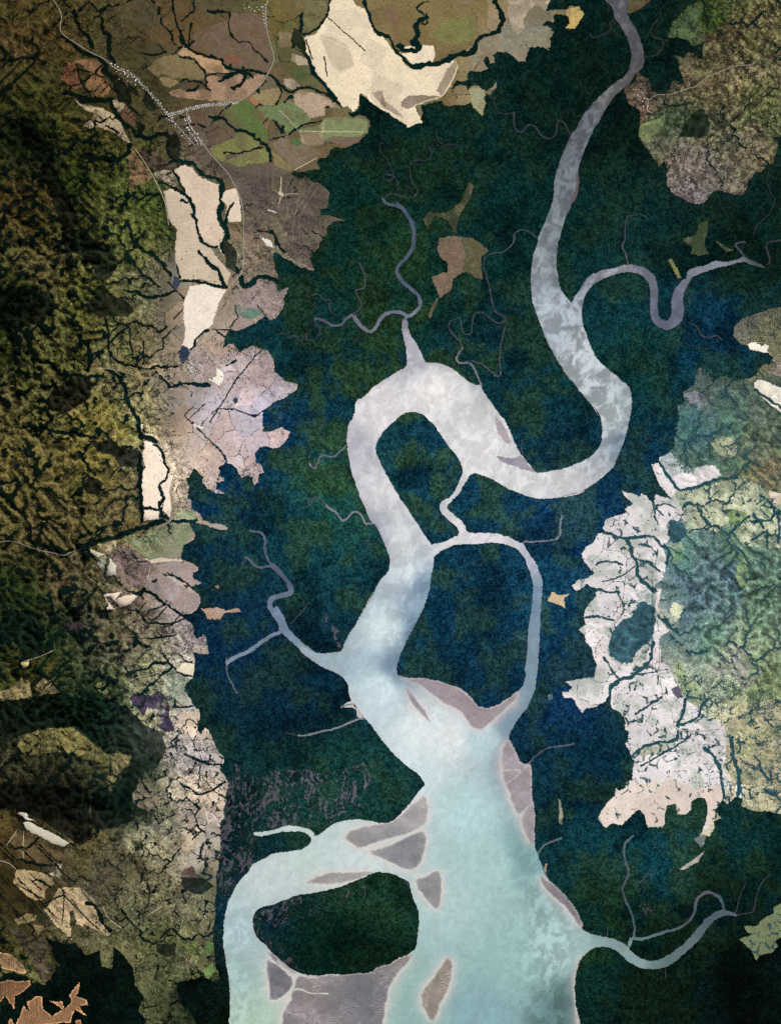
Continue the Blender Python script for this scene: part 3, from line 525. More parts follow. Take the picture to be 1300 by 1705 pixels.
TONE = """
F 700 250 8 34 28
F 1000 150 5 26 20
F 650 450 16 48 32
F 560 380 8 38 30
F 450 580 8 44 46
F 450 720 4 42 68
F 370 830 3 42 66
F 500 900 10 52 58
F 550 830 22 66 56
F 750 800 8 50 66
F 800 1000 6 44 62
F 960 880 8 48 78
F 960 1150 6 40 70
F 900 1000 10 54 76
F 500 1150 5 34 48
F 400 1080 6 36 56
F 550 1300 16 54 46
F 1000 1400 8 48 52
F 1100 1420 8 52 58
F 1100 1600 4 24 18
F 1000 1550 10 40 30
F 1250 1650 3 14 10
F 1250 1480 5 28 24
F 150 1650 3 14 10
F 580 1590 5 30 20
F 600 1470 22 50 32
F 850 350 6 38 34
F 850 600 8 44 48
F 1050 600 10 50 48
F 1250 400 5 28 22
F 1200 570 5 42 60
F 1080 780 6 42 60
F 1250 1420 8 42 40
F 850 1150 6 40 58
F 1000 1300 4 36 50
F 1200 650 8 48 56
F 400 1500 6 34 44
F 340 1690 4 16 12
L 50 50 60 46 26
L 150 180 52 46 22
L 130 300 32 36 14
L 50 250 16 20 8
L 50 340 46 34 18
L 60 450 56 48 30
L 20 500 18 24 8
L 140 390 40 40 18
L 250 350 58 66 32
L 200 390 70 68 36
L 150 500 66 62 32
L 100 600 58 55 30
L 20 600 30 32 14
L 250 480 98 92 68
L 200 560 92 84 58
L 200 620 90 76 56
L 30 700 66 58 36
L 150 700 92 80 42
L 50 780 66 56 34
L 150 800 74 64 36
L 200 850 80 68 48
L 80 880 66 54 34
L 100 950 64 52 38
L 20 1020 22 30 14
L 30 1000 22 30 14
L 100 1050 20 30 16
L 180 1050 66 58 52
L 230 1030 96 82 76
L 300 1000 150 134 126
L 320 900 130 120 108
L 300 1150 148 142 126
L 330 1250 155 143 130
L 330 1350 150 138 118
L 250 1400 126 120 96
L 60 1120 40 38 18
L 150 1170 18 32 20
L 50 1330 22 20 14
L 120 1320 24 22 16
L 200 1330 18 30 20
L 200 1450 72 64 48
L 250 1480 98 90 68
L 320 1430 148 138 114
L 300 1600 82 84 50
L 330 1650 34 42 24
L 330 1500 92 92 66
L 30 1400 64 50 24
L 30 1480 48 40 18
L 130 1400 70 60 40
L 300 60 78 64 40
L 450 50 82 76 44
L 230 150 64 58 32
L 350 230 92 76 60
L 420 160 96 82 58
L 330 500 130 115 98
L 370 680 160 144 138
L 430 700 165 150 150
L 420 600 140 126 120
L 270 620 128 112 92
L 300 780 165 148 128
L 350 560 138 122 104
L 600 40 110 96 60
L 700 60 106 92 54
L 850 90 124 112 88
L 1270 40 92 84 54
L 1200 60 76 62 46
L 1190 30 50 66 28
L 1130 60 64 82 48
L 1170 130 92 80 58
L 1230 120 104 92 66
L 1060 170 84 68 52
L 1120 200 60 72 48
L 1150 280 100 90 84
L 1200 230 84 82 62
L 1250 250 96 86 66
L 1270 200 80 84 50
L 1160 330 104 92 92
L 1280 560 96 94 66
L 1240 560 92 90 74
L 1150 700 50 84 88
L 1170 660 70 86 76
L 1230 700 62 86 80
L 1280 720 72 84 68
L 1280 780 90 84 66
L 1200 760 60 84 74
L 1130 930 69 102 102
L 1200 950 62 85 94
L 1250 930 73 98 83
L 1280 1000 71 94 77
L 1150 1000 60 81 94
L 1180 1060 69 96 94
L 1250 1080 98 117 96
L 1220 1100 121 132 111
L 1280 1130 80 96 70
L 1050 900 195 184 190
L 1000 930 195 184 188
L 1020 980 200 190 190
L 1050 1200 196 188 178
L 1000 1150 180 176 172
L 1230 1230 150 144 112
L 1120 1300 175 160 150
L 1280 1280 120 112 84
W 1030 30 82 84 93
W 1050 100 70 71 75
W 1040 60 75 77 82
W 1010 150 93 95 97
W 980 220 88 95 106
W 930 300 93 104 115
W 920 360 106 119 127
W 905 430 127 139 147
W 940 430 88 103 117
W 920 520 152 166 178
W 980 600 164 176 184
W 1010 700 168 184 190
W 1035 740 110 130 150
W 1000 780 170 180 190
W 950 805 192 194 204
W 880 810 196 200 208
W 800 750 206 206 212
W 720 650 212 212 216
W 690 590 170 172 188
W 640 680 206 204 212
W 595 750 176 176 192
W 640 820 196 196 206
W 660 900 190 196 206
W 680 950 188 204 214
W 712 980 110 140 166
W 640 1050 188 210 216
W 700 1050 100 130 156
W 665 1110 100 130 156
W 640 1150 188 212 220
W 700 1220 200 214 218
W 750 1230 202 210 212
W 800 1230 170 200 210
W 850 1200 110 140 160
W 700 1300 188 210 214
W 780 1350 168 204 208
W 820 1450 156 196 196
W 880 1420 110 156 160
W 750 1500 160 194 194
W 850 1600 136 182 180
W 940 1580 150 186 186
W 940 1680 70 110 112
W 800 1690 118 164 172
W 700 1690 130 172 170
W 640 1640 140 176 170
W 500 1420 178 200 198
W 450 1450 180 196 196
W 400 1550 160 186 194
W 390 1620 150 182 180
W 430 1690 160 190 174
W 480 1560 150 178 178
W 600 1450 184 204 204
W 1050 1590 116 148 148
W 1130 1580 76 104 108
W 1180 1530 60 84 96
W 890 930 160 168 188
W 890 1000 104 134 160
W 885 1100 110 138 158
W 830 905 196 194 206
W 760 900 200 200 210
W 1020 465 135 138 151
W 1080 450 99 106 122
W 1090 520 84 92 116
W 1130 520 86 94 116
W 1180 440 117 123 138
W 690 400 70 84 104
W 690 460 80 92 112
W 640 530 120 124 138
W 560 540 90 94 106
W 490 950 70 84 110
W 470 1020 110 132 156
W 530 1090 140 164 176
W 900 210 46 51 54
W 880 230 39 47 48
W 790 520 46 62 70
W 1060 360 43 55 66
W 1040 1500 70 100 106
W 1150 1480 100 92 104
W 620 900 150 156 176
W 500 920 84 92 116
W 870 1250 70 84 110
W 1280 400 45 55 59
H 50 100 120
H 50 250 190
H 120 300 180
H 60 500 260
H 130 420 240
H 230 350 160
H 230 500 110
H 60 700 260
H 180 700 170
H 100 850 190
H 200 850 130
H 60 1050 230
H 160 1100 200
H 150 1200 240
H 260 1180 120
H 50 1250 200
H 120 1320 180
H 250 1350 90
H 220 1500 90
H 50 1450 50
H 50 1650 140
H 300 1600 70
H 300 100 25
H 400 200 14
H 200 150 60
H 450 50 35
H 300 500 8
H 350 700 10
H 320 950 14
H 320 1200 25
H 340 1400 25
H 650 150 5
H 700 50 30
H 900 80 10
H 1150 60 90
H 1250 80 120
H 1200 200 110
H 1150 300 60
H 1270 300 60
H 1280 560 60
H 1170 700 110
H 1250 750 170
H 1080 850 25
H 1180 820 130
H 1000 930 8
H 1200 1000 220
H 1280 1000 220
H 1080 1050 60
H 1240 1100 180
H 1050 1200 20
H 1200 1250 70
H 1280 1250 120
H 1100 1330 8
H 1280 1560 10
M 760 1160 147 133 138
M 860 1280 151 141 146
M 690 1340 163 157 156
M 670 1420 129 129 132
M 520 1660 127 118 118
M 600 1660 107 105 108
M 730 1460 131 129 130
M 735 1640 133 123 114
M 450 1640 103 101 106
M 565 1460 151 147 142
M 850 770 149 143 154
M 845 720 165 153 156
M 960 310 91 77 80
M 960 1480 117 111 116
M 945 1650 149 147 142
M 590 1170 189 183 172
M 700 1190 139 133 142
F 100 300 8 16 10
F 50 600 7 14 8
F 100 1150 10 30 20
F 250 1200 14 42 36
F 60 1350 12 16 12
F 200 1500 12 24 16
F 250 500 14 30 20
F 270 800 12 34 26
F 100 100 12 16 8
F 300 100 8 26 18
F 400 300 6 36 30
F 1050 950 26 56 66
F 1200 1000 24 56 62
F 1100 1250 22 54 54
F 1250 1250 24 48 36
F 1200 250 14 34 28
F 1280 700 20 44 40
F 100 850 14 22 12
F 200 1000 14 30 22
L 350 1330 160 146 126
L 350 1230 165 154 134
"""
# ---------------------------------------------------------------- survey data -> masks
S = 1.0
X0, Y0, X1, Y1 = -130.0, -130.0, 1430.0, 1835.0
nx = int((X1 - X0) / S); ny = int((Y1 - Y0) / S)
xc = X0 + (np.arange(nx) + .5) * S; yc = Y0 + (np.arange(ny) + .5) * S     # cell centres
GX, GY = np.meshgrid(xc.astype(np.float32), yc.astype(np.float32))

def lattice(n, m, seed):
    return np.random.RandomState(seed).rand(n, m).astype(np.float32)
def vnoise(scale, seed, xs=None, ys=None, ax=None, ay=None):
    """smooth value noise in 0..1 on the grid xs, ys (ax, ay: full coordinate arrays instead)"""
    if ax is None:
        xs = xc if xs is None else xs; ys = yc if ys is None else ys
        u = (xs - X0) / scale + 3.37; v = (ys - Y0) / scale + 1.71
        iu = np.floor(u).astype(int); iv = np.floor(v).astype(int); fu = (u - iu).astype(np.float32); fv = (v - iv).astype(np.float32)
        fu = fu * fu * (3 - 2 * fu); fv = fv * fv * (3 - 2 * fv)
        L = lattice(iv.max() + 3, iu.max() + 3, seed)
        A = L[iv][:, iu]; B = L[iv][:, iu + 1]; Cc = L[iv + 1][:, iu]; D = L[iv + 1][:, iu + 1]
        t = A + (B - A) * fu[None]; b = Cc + (D - Cc) * fu[None]
        return t + (b - t) * fv[:, None]
    u = (ax - X0) / scale + 40; v = (ay - Y0) / scale + 40
    iu = np.floor(u).astype(np.int32); iv = np.floor(v).astype(np.int32); fu = u - iu; fv = v - iv
    fu = fu * fu * (3 - 2 * fu); fv = fv * fv * (3 - 2 * fv)
    L = lattice(int(iv.max()) + 3, int(iu.max()) + 3, seed)
    t = L[iv, iu] * (1 - fu) + L[iv, iu + 1] * fu; b = L[iv + 1, iu] * (1 - fu) + L[iv + 1, iu + 1] * fu
    return t * (1 - fv) + b * fv
def fbm(scale, octs, seed, gain=.5, **k):
    s = 0; amp = 1; tot = 0
    for o in range(octs):
        s = s + amp * vnoise(scale / 2 ** o, seed + 17 * o, **k); tot += amp; amp *= gain
    return s / tot
def smooth01(x, a, b):
    t = np.clip((x - a) / (b - a), 0, 1); return t * t * (3 - 2 * t)
def up(coarse, step):
    """bilinear upsample of a coarse grid with spacing step onto the cells"""
    u = (xc - X0) / step; v = (yc - Y0) / step
    iu = np.minimum(np.floor(u).astype(int), coarse.shape[1] - 2); iv = np.minimum(np.floor(v).astype(int), coarse.shape[0] - 2)
    fu = (u - iu)[None].astype(np.float32); fv = (v - iv)[:, None].astype(np.float32)
    A = coarse[iv][:, iu]; B = coarse[iv][:, iu + 1]; Cc = coarse[iv + 1][:, iu]; D = coarse[iv + 1][:, iu + 1]
    t = A + (B - A) * fu; b = Cc + (D - Cc) * fu
    return t + (b - t) * fv
def blur(m, px):
    """gaussian-like blur by three box passes"""
    r = max(1, int(round(px / S))); out = m.astype(np.float32)
    for _ in range(3):
        for ax in (0, 1):
            p = np.pad(out, [(r + 1, r) if q == ax else (0, 0) for q in (0, 1)], mode='edge')
            c = np.cumsum(p, axis=ax, dtype=np.float64)
            n = out.shape[ax]
            hi = np.take(c, np.arange(2 * r + 1, 2 * r + 1 + n), axis=ax); lo = np.take(c, np.arange(0, n), axis=ax)
            out = ((hi - lo) / (2 * r + 1)).astype(np.float32)
    return out

w1x = (fbm(9, 3, 11, .6) - .5) * 7.0; w1y = (fbm(9, 3, 23, .6) - .5) * 7.0          # ragged natural edges
WX = {0: GX + (vnoise(3, 91) - .5) * 1.5 + (vnoise(9, 95) - .5) * 1.6, 1: GX + w1x * .55 + (vnoise(2.6, 93) - .5) * 1.6, 2: GX + w1x}
WY = {0: GY + (vnoise(3, 92) - .5) * 1.5 + (vnoise(9, 96) - .5) * 1.6, 1: GY + w1y * .55 + (vnoise(2.6, 94) - .5) * 1.6, 2: GY + w1y}

def parse():
    items = []
    for line in DATA.strip().splitlines():
        if line.startswith('#') or not line.strip(): continue
        label = None
        if '|' in line: line, label = line.split('|')
        tok = line.split(); ox = oy = 0; i = 0; kind = None; col = None; pts = []
        while i < len(tok):
            t = tok[i]
            if t[0] == '@': ox, oy = float(t[1:]), float(tok[i + 1]); i += 2; continue
            if kind is None: kind = t; i += 1; continue
            if t[0] == '#': col = t; i += 1; continue
            pts.append((ox + float(t) / 3.25, oy + float(tok[i + 1]) / 3.25)); i += 2
        items.append((kind, col, np.array(pts), (label or '').strip()))
    return items
def chaikin(p, closed, n=1):
    for _ in range(n):
        if closed:
            q = np.roll(p, -1, axis=0); p = np.stack([p * .8 + q * .2, p * .2 + q * .8], 1).reshape(-1, 2)
        else:
            a_, b_ = p[:-1], p[1:]; m = np.stack([a_ * .78 + b_ * .22, a_ * .22 + b_ * .78], 1).reshape(-1, 2)
            m[0] = p[0]; m[-1] = p[-1]; p = m
    return p
def raster(p, warp):
    xs, ys = WX[warp], WY[warp]
    j0 = max(0, int((p[:, 0].min() - X0 - 8) / S)); j1 = min(nx, int((p[:, 0].max() - X0 + 8) / S) + 1)
    i0 = max(0, int((p[:, 1].min() - Y0 - 8) / S)); i1 = min(ny, int((p[:, 1].max() - Y0 + 8) / S) + 1)
    if j1 <= j0 or i1 <= i0: return None
    acc = np.zeros((i1 - i0, j1 - j0), bool); q = np.roll(p, -1, axis=0)
    for (xa, ya), (xb, yb) in zip(p, q):
        if ya == yb: continue
        r0 = max(i0, int((min(ya, yb) - Y0 - 6) / S)); r1 = min(i1, int((max(ya, yb) - Y0 + 6) / S) + 1)
        if r1 <= r0: continue
        X = xs[r0:r1, j0:j1]; Y = ys[r0:r1, j0:j1]
        c = ((ya > Y) != (yb > Y)) & (X < xa + (Y - ya) * ((xb - xa) / (yb - ya)))
        acc[r0 - i0:r1 - i0] ^= c
    return (slice(i0, i1), slice(j0, j1)), acc
def stroke(mask, p, w, warp=1, vary=None):
    """mark the cells within w/2 of the polyline"""
    xs, ys = WX[warp], WY[warp]; pad = w + 6
    for (xa, ya), (xb, yb) in zip(p[:-1], p[1:]):
        j0 = max(0, int((min(xa, xb) - X0 - pad) / S)); j1 = min(nx, int((max(xa, xb) - X0 + pad) / S) + 1)
        i0 = max(0, int((min(ya, yb) - Y0 - pad) / S)); i1 = min(ny, int((max(ya, yb) - Y0 + pad) / S) + 1)
        if j1 <= j0 or i1 <= i0: continue
        X = xs[i0:i1, j0:j1] - xa; Y = ys[i0:i1, j0:j1] - ya; dx, dy = xb - xa, yb - ya; L2 = dx * dx + dy * dy + 1e-9
        t = np.clip((X * dx + Y * dy) / L2, 0, 1)
        d = np.hypot(X - t * dx, Y - t * dy)
        lim = w / 2 if vary is None else w / 2 * vary[i0:i1, j0:j1]
        mask[i0:i1, j0:j1] |= d < lim
items = parse()
zeros = lambda: np.zeros((ny, nx), bool)
def fill(kinds, warp, sm=0):
    m = zeros()
    for k, c, p, l in items:
        if k in kinds:
            r = raster(chaikin(p, True, sm) if sm else p, warp)
            if r: m[r[0]] |= r[1]
    return m
river = fill(('WATER',), 0, 1)
island = np.zeros((ny, nx), np.uint8); ni = 0
for k, c, p, l in items:
    if k == 'ISLAND':
        ni += 1; r = raster(chaikin(p, True, 1), 0); island[r[0]][r[1]] = ni
river &= island == 0
upland = fill(('UPLAND',), 1) & ~river & (island == 0)
ridge_id = np.zeros((ny, nx), np.int16)
mud = np.zeros((ny, nx), np.int16); nm = 0
for k, c, p, l in items:
    if k == 'MUD':
        nm += 1; r = raster(chaikin(p, True, 1), 1)
        if r: mud[r[0]][r[1]] = nm
sparse = fill(('SPARSE',), 2)
creek = zeros(); creek_w = np.zeros((ny, nx), np.float32)
for k, c, p, l in items:
    if k[0] == 'C' and k[1].isdigit():
        w = float(k[1:]); m = zeros(); stroke(m, chaikin(p, False, 2), max(w, 1.7), 0); creek |= m; creek_w[m] = np.maximum(creek_w[m], w)
pond = fill(('POND',), 1, 1)
vary = .45 + 1.1 * fbm(7, 2, 301)
treeline = zeros()
for k, c, p, l in items:
    if k[0] == 'T' and k[1:].replace('.', '').isdigit(): stroke(treeline, chaikin(p, False, 1), float(k[1:]) * 1.0, 2 if float(k[1:]) > 2 else 0, vary if float(k[1:]) > 2 else None)
road = zeros()
for k, c, p, l in items:
    if k[0] in 'RK' and k[1] in '.0123456789': stroke(road, chaikin(p, False, 1), float(k[1:]) + 1.2, 0)
pale = zeros()
for k, c, p, l in items:
    if k[0] == 'V': stroke(pale, chaikin(p, False, 1), float(k[1:]), 0)
wood = fill(('WOOD',), 2)
field = np.zeros((ny, nx), np.int16); FI = [None]
ridge = np.zeros((ny, nx), np.int16)
for k, c, p, l in items:
    if k == 'FIELD' or k == 'CLEAR' or k == 'RIDGE':
        FI.append((k, c, l)); r = raster(p, 1)
        if r:
            sel = r[1] & (upland[r[0]] if k == 'FIELD' else ~river[r[0]])
            field[r[0]][sel] = len(FI) - 1
            if k == 'RIDGE': ridge[r[0]][sel] = 1

# ---------------------------------------------------------------- tones of the land (cover, with blue haze and edge darkening painted in)
def lin(c):
    c = np.asarray(c, float) / 255.; return np.where(c <= .04045, c / 12.92, ((c + .055) / 1.055) ** 2.4)
def tone_map(key, power=3.2, nval=3):
    pts = np.array([[float(v) for v in l.split()[1:]] for l in TONE.strip().splitlines() if l[0] == key])
    st = 8.0; gx = X0 + np.arange(int((X1 - X0) / st) + 3) * st; gy = Y0 + np.arange(int((Y1 - Y0) / st) + 3) * st
    A, B = np.meshgrid(gx, gy); num = np.zeros(A.shape + (nval,)); den = np.zeros(A.shape)
    for r in pts:
        w = ((A - r[0]) ** 2 + (B - r[1]) ** 2 + 60.) ** (-power / 2); num += w[..., None] * r[2:2 + nval]; den += w
    g = (num / den[..., None]).astype(np.float32)
    return np.stack([up(g[..., i], st) for i in range(nval)], -1), st
def warp_sample(T, amp, seed):
    """jitter the tone lookup so that tones change along ragged lines"""
    dx = ((fbm(40, 3, seed) - .5) * amp / S).astype(int); dy = ((fbm(40, 3, seed + 5) - .5) * amp / S).astype(int)
    I, J = np.mgrid[0:ny, 0:nx]
    return T[np.clip(I + dy, 0, ny - 1), np.clip(J + dx, 0, nx - 1)]
toneF = warp_sample(tone_map('F')[0], 60, 401)  # bluer middle is haze put into the forest's base colour
toneL = warp_sample(tone_map('L')[0], 70, 431)
toneW = warp_sample(tone_map('W')[0], 26, 451)
toneM = tone_map('M')[0]
amp = tone_map('H', nval=1)[0][..., 0]
bright_field = np.zeros(len(FI), bool)
fcol = np.zeros((len(FI), 3))
for q in range(1, len(FI)):
    h = FI[q][1]; fcol[q] = [int(h[s:s + 2], 16) for s in (1, 3, 5)]; bright_field[q] = fcol[q].sum() > 480 and fcol[q][1] < fcol[q][0]
bf = bright_field[field]
amp = amp * (1 - .9 * np.clip(blur(bf & (GX < 900), 5) * 1.3, 0, 1))

# ---------------------------------------------------------------- relief and drainage
up_soft = smooth01(blur(upland & ~((field > 0) & (amp < 40)), 9), .45, 1.0)
st = 2
ampc = amp[::st, ::st]; cl = upland[::st, ::st]
ch = (fbm(60, 5, 503, .6)[::st, ::st] * 2.2 + up_soft[::st, ::st] * 1.2) * np.sqrt(ampc + 5)
cn, cm = ch.shape
def drainage(h, land, slope_k):
    n, m = h.shape; W = m + 2
    hp = np.full((n + 2, W), -1e9); hp[1:-1, 1:-1] = h
    flat = hp.ravel(); done = np.ones(flat.size, bool); d2 = done.reshape(n + 2, W); d2[1:-1, 1:-1] = ~land
    done = d2.ravel().copy(); rec = np.full(flat.size, -1, np.int64); order = []
    nb = (-1, 1, -W, W, -W - 1, -W + 1, W - 1, W + 1)
    heap = []; L = land; seedm = np.zeros((n + 2, W), bool); seedm[1:-1, 1:-1] = ~land
    nearl = np.zeros_like(seedm); lp = np.zeros_like(seedm); lp[1:-1, 1:-1] = land
    for dy in (-1, 0, 1):
        for dx in (-1, 0, 1): nearl |= np.roll(np.roll(lp, dy, 0), dx, 1)
    border = np.zeros_like(seedm); border[0] = border[-1] = True; border[:, 0] = border[:, -1] = True
    fl = flat.tolist(); dn = done.tolist()
    for idx in np.flatnonzero((nearl & ~lp).ravel()): heap.append((max(fl[idx], -50.), int(idx)))
    heapq.heapify(heap); rc = rec.tolist(); N = len(fl)
    while heap:
        hh, i = heapq.heappop(heap)
        if rc[i] >= 0 or rc[i] == -1: order.append(i)
        for k in nb:
            j = i + k
            if 0 <= j < N and not dn[j]:
                dn[j] = True; rc[j] = i; v = fl[j]
                if k > 1 or k < -1: v += .02 * abs(v - hh)
                heapq.heappush(heap, (v if v > hh else hh + 1e-4, j))
    acc = [1.0] * N
    for i in reversed(order):
        r = rc[i]
        if r >= 0: acc[r] += acc[i]
    # uplift balanced against stream erosion: slopes ease off as the drained area grows
    kk = np.zeros((n + 2, W)); kk[1:-1, 1:-1] = slope_k; kk = kk.ravel().tolist(); zz = [0.0] * N; dg = math.sqrt(2) * S * 2 * PX; ds = S * 2 * PX
    for i in order:
        r = rc[i]
        if r >= 0: zz[i] = zz[r] + kk[i] * acc[i] ** -.42 * (ds if abs(i - r) in (1, W) else dg)
    return np.array(acc).reshape(n + 2, W), np.array(rc).reshape(n + 2, W), np.array(zz).reshape(n + 2, W)[1:-1, 1:-1]
soil = fbm(26, 3, 517, .6)[::st, ::st]
sk = 1.15 * (ampc / 200.) * (.55 + .9 * soil) * (.35 + .65 * up_soft[::st, ::st])
jr = np.random.RandomState(78)
for it in range(4):
    acc, rec, hz = drainage(ch, cl, sk)
    ch = hz + jr.rand(cn, cm) * (3.0 * ampc / 200. + .2)
    if it < 2: ch = ch + fbm(40, 4, 530, .6)[::st, ::st] * ampc * .25
    if it < 3: ch = ch + fbm(16, 3, 533, .6)[::st, ::st] * (ampc * .16 + 2)
A2 = acc[1:-1, 1:-1].astype(np.float32)
brk = fbm(60, 2, 611)[::st, ::st]; fc = field[::st, ::st] > 0
thr = np.where(ampc > 100, 52, np.where(ampc > 45, 110, 800)) * (.5 + brk * 1.3) * np.where((GX > 1000) & (GY < 600), 2.6, 1.0)[::st, ::st]
sm = (A2 > thr) & cl & (~fc | (ampc > 45))
stream = zeros()
sm &= (fbm(18, 2, 307)[::st, ::st] > .36)
ii, jj = np.nonzero(sm); vs = .25 + 1.5 * fbm(11, 3, 303)
for i, j in zip(ii, jj):
    r = rec[i + 1, j + 1]
    if r < 0: continue
    ri, rj = divmod(int(r), cm + 2); ri -= 1; rj -= 1
    w = min(4.6, 1.0 + .62 * math.log(A2[i, j] / thr[i, j] + 1))
    p = np.array([[X0 + (j * st + .5) * S, Y0 + (i * st + .5) * S], [X0 + (rj * st + .5) * S, Y0 + (ri * st + .5) * S]])
    stroke(stream, p, w, 1, vs)
hs = np.pad(hz, ((1, 3), (1, 3)), mode='edge').astype(np.float32)
hs = (hs[:-2] + 2 * hs[1:-1] + hs[2:]) / 4; hs = ((hs[:, :-2] + 2 * hs[:, 1:-1] + hs[:, 2:]) / 4)
zf = up(hs, S * st)
I, J = np.mgrid[0:ny, 0:nx]                 # the same ragged warp as the streams painted below
z = zf[np.clip(I + np.rint(w1y * .55 / S).astype(int), 0, ny - 1), np.clip(J + np.rint(w1x * .55 / S).astype(int), 0, nx - 1)]
rg1 = 1 - np.abs(2 * fbm(13, 2, 543, .6) - 1); rg2 = 1 - np.abs(2 * vnoise(6, 547) - 1)
z = z * np.where((GX > 1085) & (GY > 600), .7, 1.) 
z = z * .8 + (z - 0) * .2 + (rg1 * .34 + rg2 * .10 + fbm(4, 2, 541) * .10) * amp * up_soft * np.where((GX > 1085) & (GY > 600), .6, 1.1)
bigr = 1 - np.abs(2 * fbm(62, 2, 549, .45) - 1); z = z + bigr ** 2 * amp * .75 * up_soft * smooth01(-GX, -300, -230)
z = z * upland
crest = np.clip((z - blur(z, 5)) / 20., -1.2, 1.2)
rs = blur(ridge > 0, 4); z = z + rs * 70 * up_soft.clip(0, 1) + rs * 25
z = np.maximum(z, 0) + 2.0
z[mud > 0] = .7

# ---------------------------------------------------------------- cover of every cell
rnd = np.random.RandomState(5).rand(ny, nx).astype(np.float32)
clump = fbm(14, 3, 701); clump2 = fbm(45, 2, 711)
dens = np.where(amp > 90, .14, np.where(amp > 40, .07, np.where(GY > 960, .013, .005))) * smooth01(clump - crest * .06, .40, .66) * 2.2 * (.4 + clump2)
eastf = (GX > 1085) & (GY > 850) & (GY < 1130)
dens = np.where(eastf, dens * .25, dens)
dens = dens + .09 * smooth01(clump, .5, .6) * ((GX > 190) & (GX < 385) & (GY > 1230))
dens = np.where(bf, .0012, np.where(field > 0, np.where(amp > 60, dens, dens * .35), dens))
dots = (rnd < dens) & upland & (ridge == 0)
WATER, CREEK, POND, MUDC, MANG, SCRUB, LAND, WOODC = range(8)
cover = np.full((ny, nx), MANG, np.int8)
cover[upland] = LAND
cover[upland & wood] = WOODC
cover[upland & stream & ~bf & ~road] = WOODC
cover[dots & ~road] = WOODC
low_ = np.clip((z - blur(z, 11)) / 40., -2, 2) + (fbm(9, 3, 715) - .5) * 1.6
cover[(amp > 105) & (GX < 260) & upland & (low_ < -1.02) & (field == 0) & ~road] = WOODC
cover[(field > 0) & (cover == MANG)] = LAND
sx_ = GX + (fbm(40, 2, 735) - .5) * 50; sy_ = GY + (fbm(40, 2, 736) - .5) * 50
streak = .5 - np.abs(fbm(9, 3, 731, .6, ax=sx_ * 1.5, ay=sy_ * .55) - .5) * 1.6 + (fbm(5, 2, 733) - .5) * .25 + (vnoise(30, 734) - .5) * .22
sp = sparse & ~upland & (streak + (vnoise(2.4, 737) - .5) * .22 > .40)
cover[sp & (cover == MANG)] = SCRUB
cover[treeline & ~road & (cover != MANG)] = WOODC
cover[creek] = CREEK
cover[river] = WATER
cover[(mud > 0) & (creek == 0) & (island == 0)] = MUDC
cover[pond] = POND
w2x = w1x * 2; del w1x, w1y
field[cover == MANG] = 0
# ---------------------------------------------------------------- colours of every cell (seen colour under this light)
rng = np.random.RandomState(9)
def speck(s, seed): 
    g = np.random.RandomState(seed).randn(ny, nx).astype(np.float32); return np.exp(g * s)
RGB = np.zeros((ny, nx, 3), np.float32)
lt = lambda t: lin(np.clip(t, 0, 255)).astype(np.float32)
mott = smooth01(fbm(40, 4, 801, .55), .44, .62)
mott2 = smooth01(fbm(60, 3, 821), .5, .72)
F = lt(toneF * .93 + toneF.mean(-1, keepdims=True) * .07 * 1.0 + np.array([.5, 0., 1.])) * np.array([.80, .90, 1.02])
gtone = lt(np.array([42, 70, 40]))
bright = F.sum(-1, keepdims=True) / .10
mreg = (.34 + .46 * np.exp(-((GX - 620) / 260.) ** 2) * np.exp(-((GY - 620) / 330.) ** 2) + .2 * smooth01(GX, 880, 980) * smooth01(GY, 1250, 1350))[..., None]
Fm = F * (1 - mreg * mott[..., None]) + mreg * mott[..., None] * gtone * np.clip(bright, .12, 1.15)
Fm = Fm * (1 - .45 * mott2[..., None] * (1 - .6 * mott[..., None]))
m = cover == MANG; cg2 = fbm(13, 2, 843)
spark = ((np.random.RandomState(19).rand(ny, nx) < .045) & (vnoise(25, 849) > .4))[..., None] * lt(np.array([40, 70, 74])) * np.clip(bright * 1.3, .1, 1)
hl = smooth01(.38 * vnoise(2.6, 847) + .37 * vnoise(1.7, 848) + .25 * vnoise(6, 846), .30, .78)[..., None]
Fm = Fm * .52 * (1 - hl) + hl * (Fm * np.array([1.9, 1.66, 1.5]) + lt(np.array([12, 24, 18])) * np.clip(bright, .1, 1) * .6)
RGB[m] = (Fm * (.72 + .5 * cg2)[..., None] * speck(.22, 2)[..., None] + spark * .8)[m]
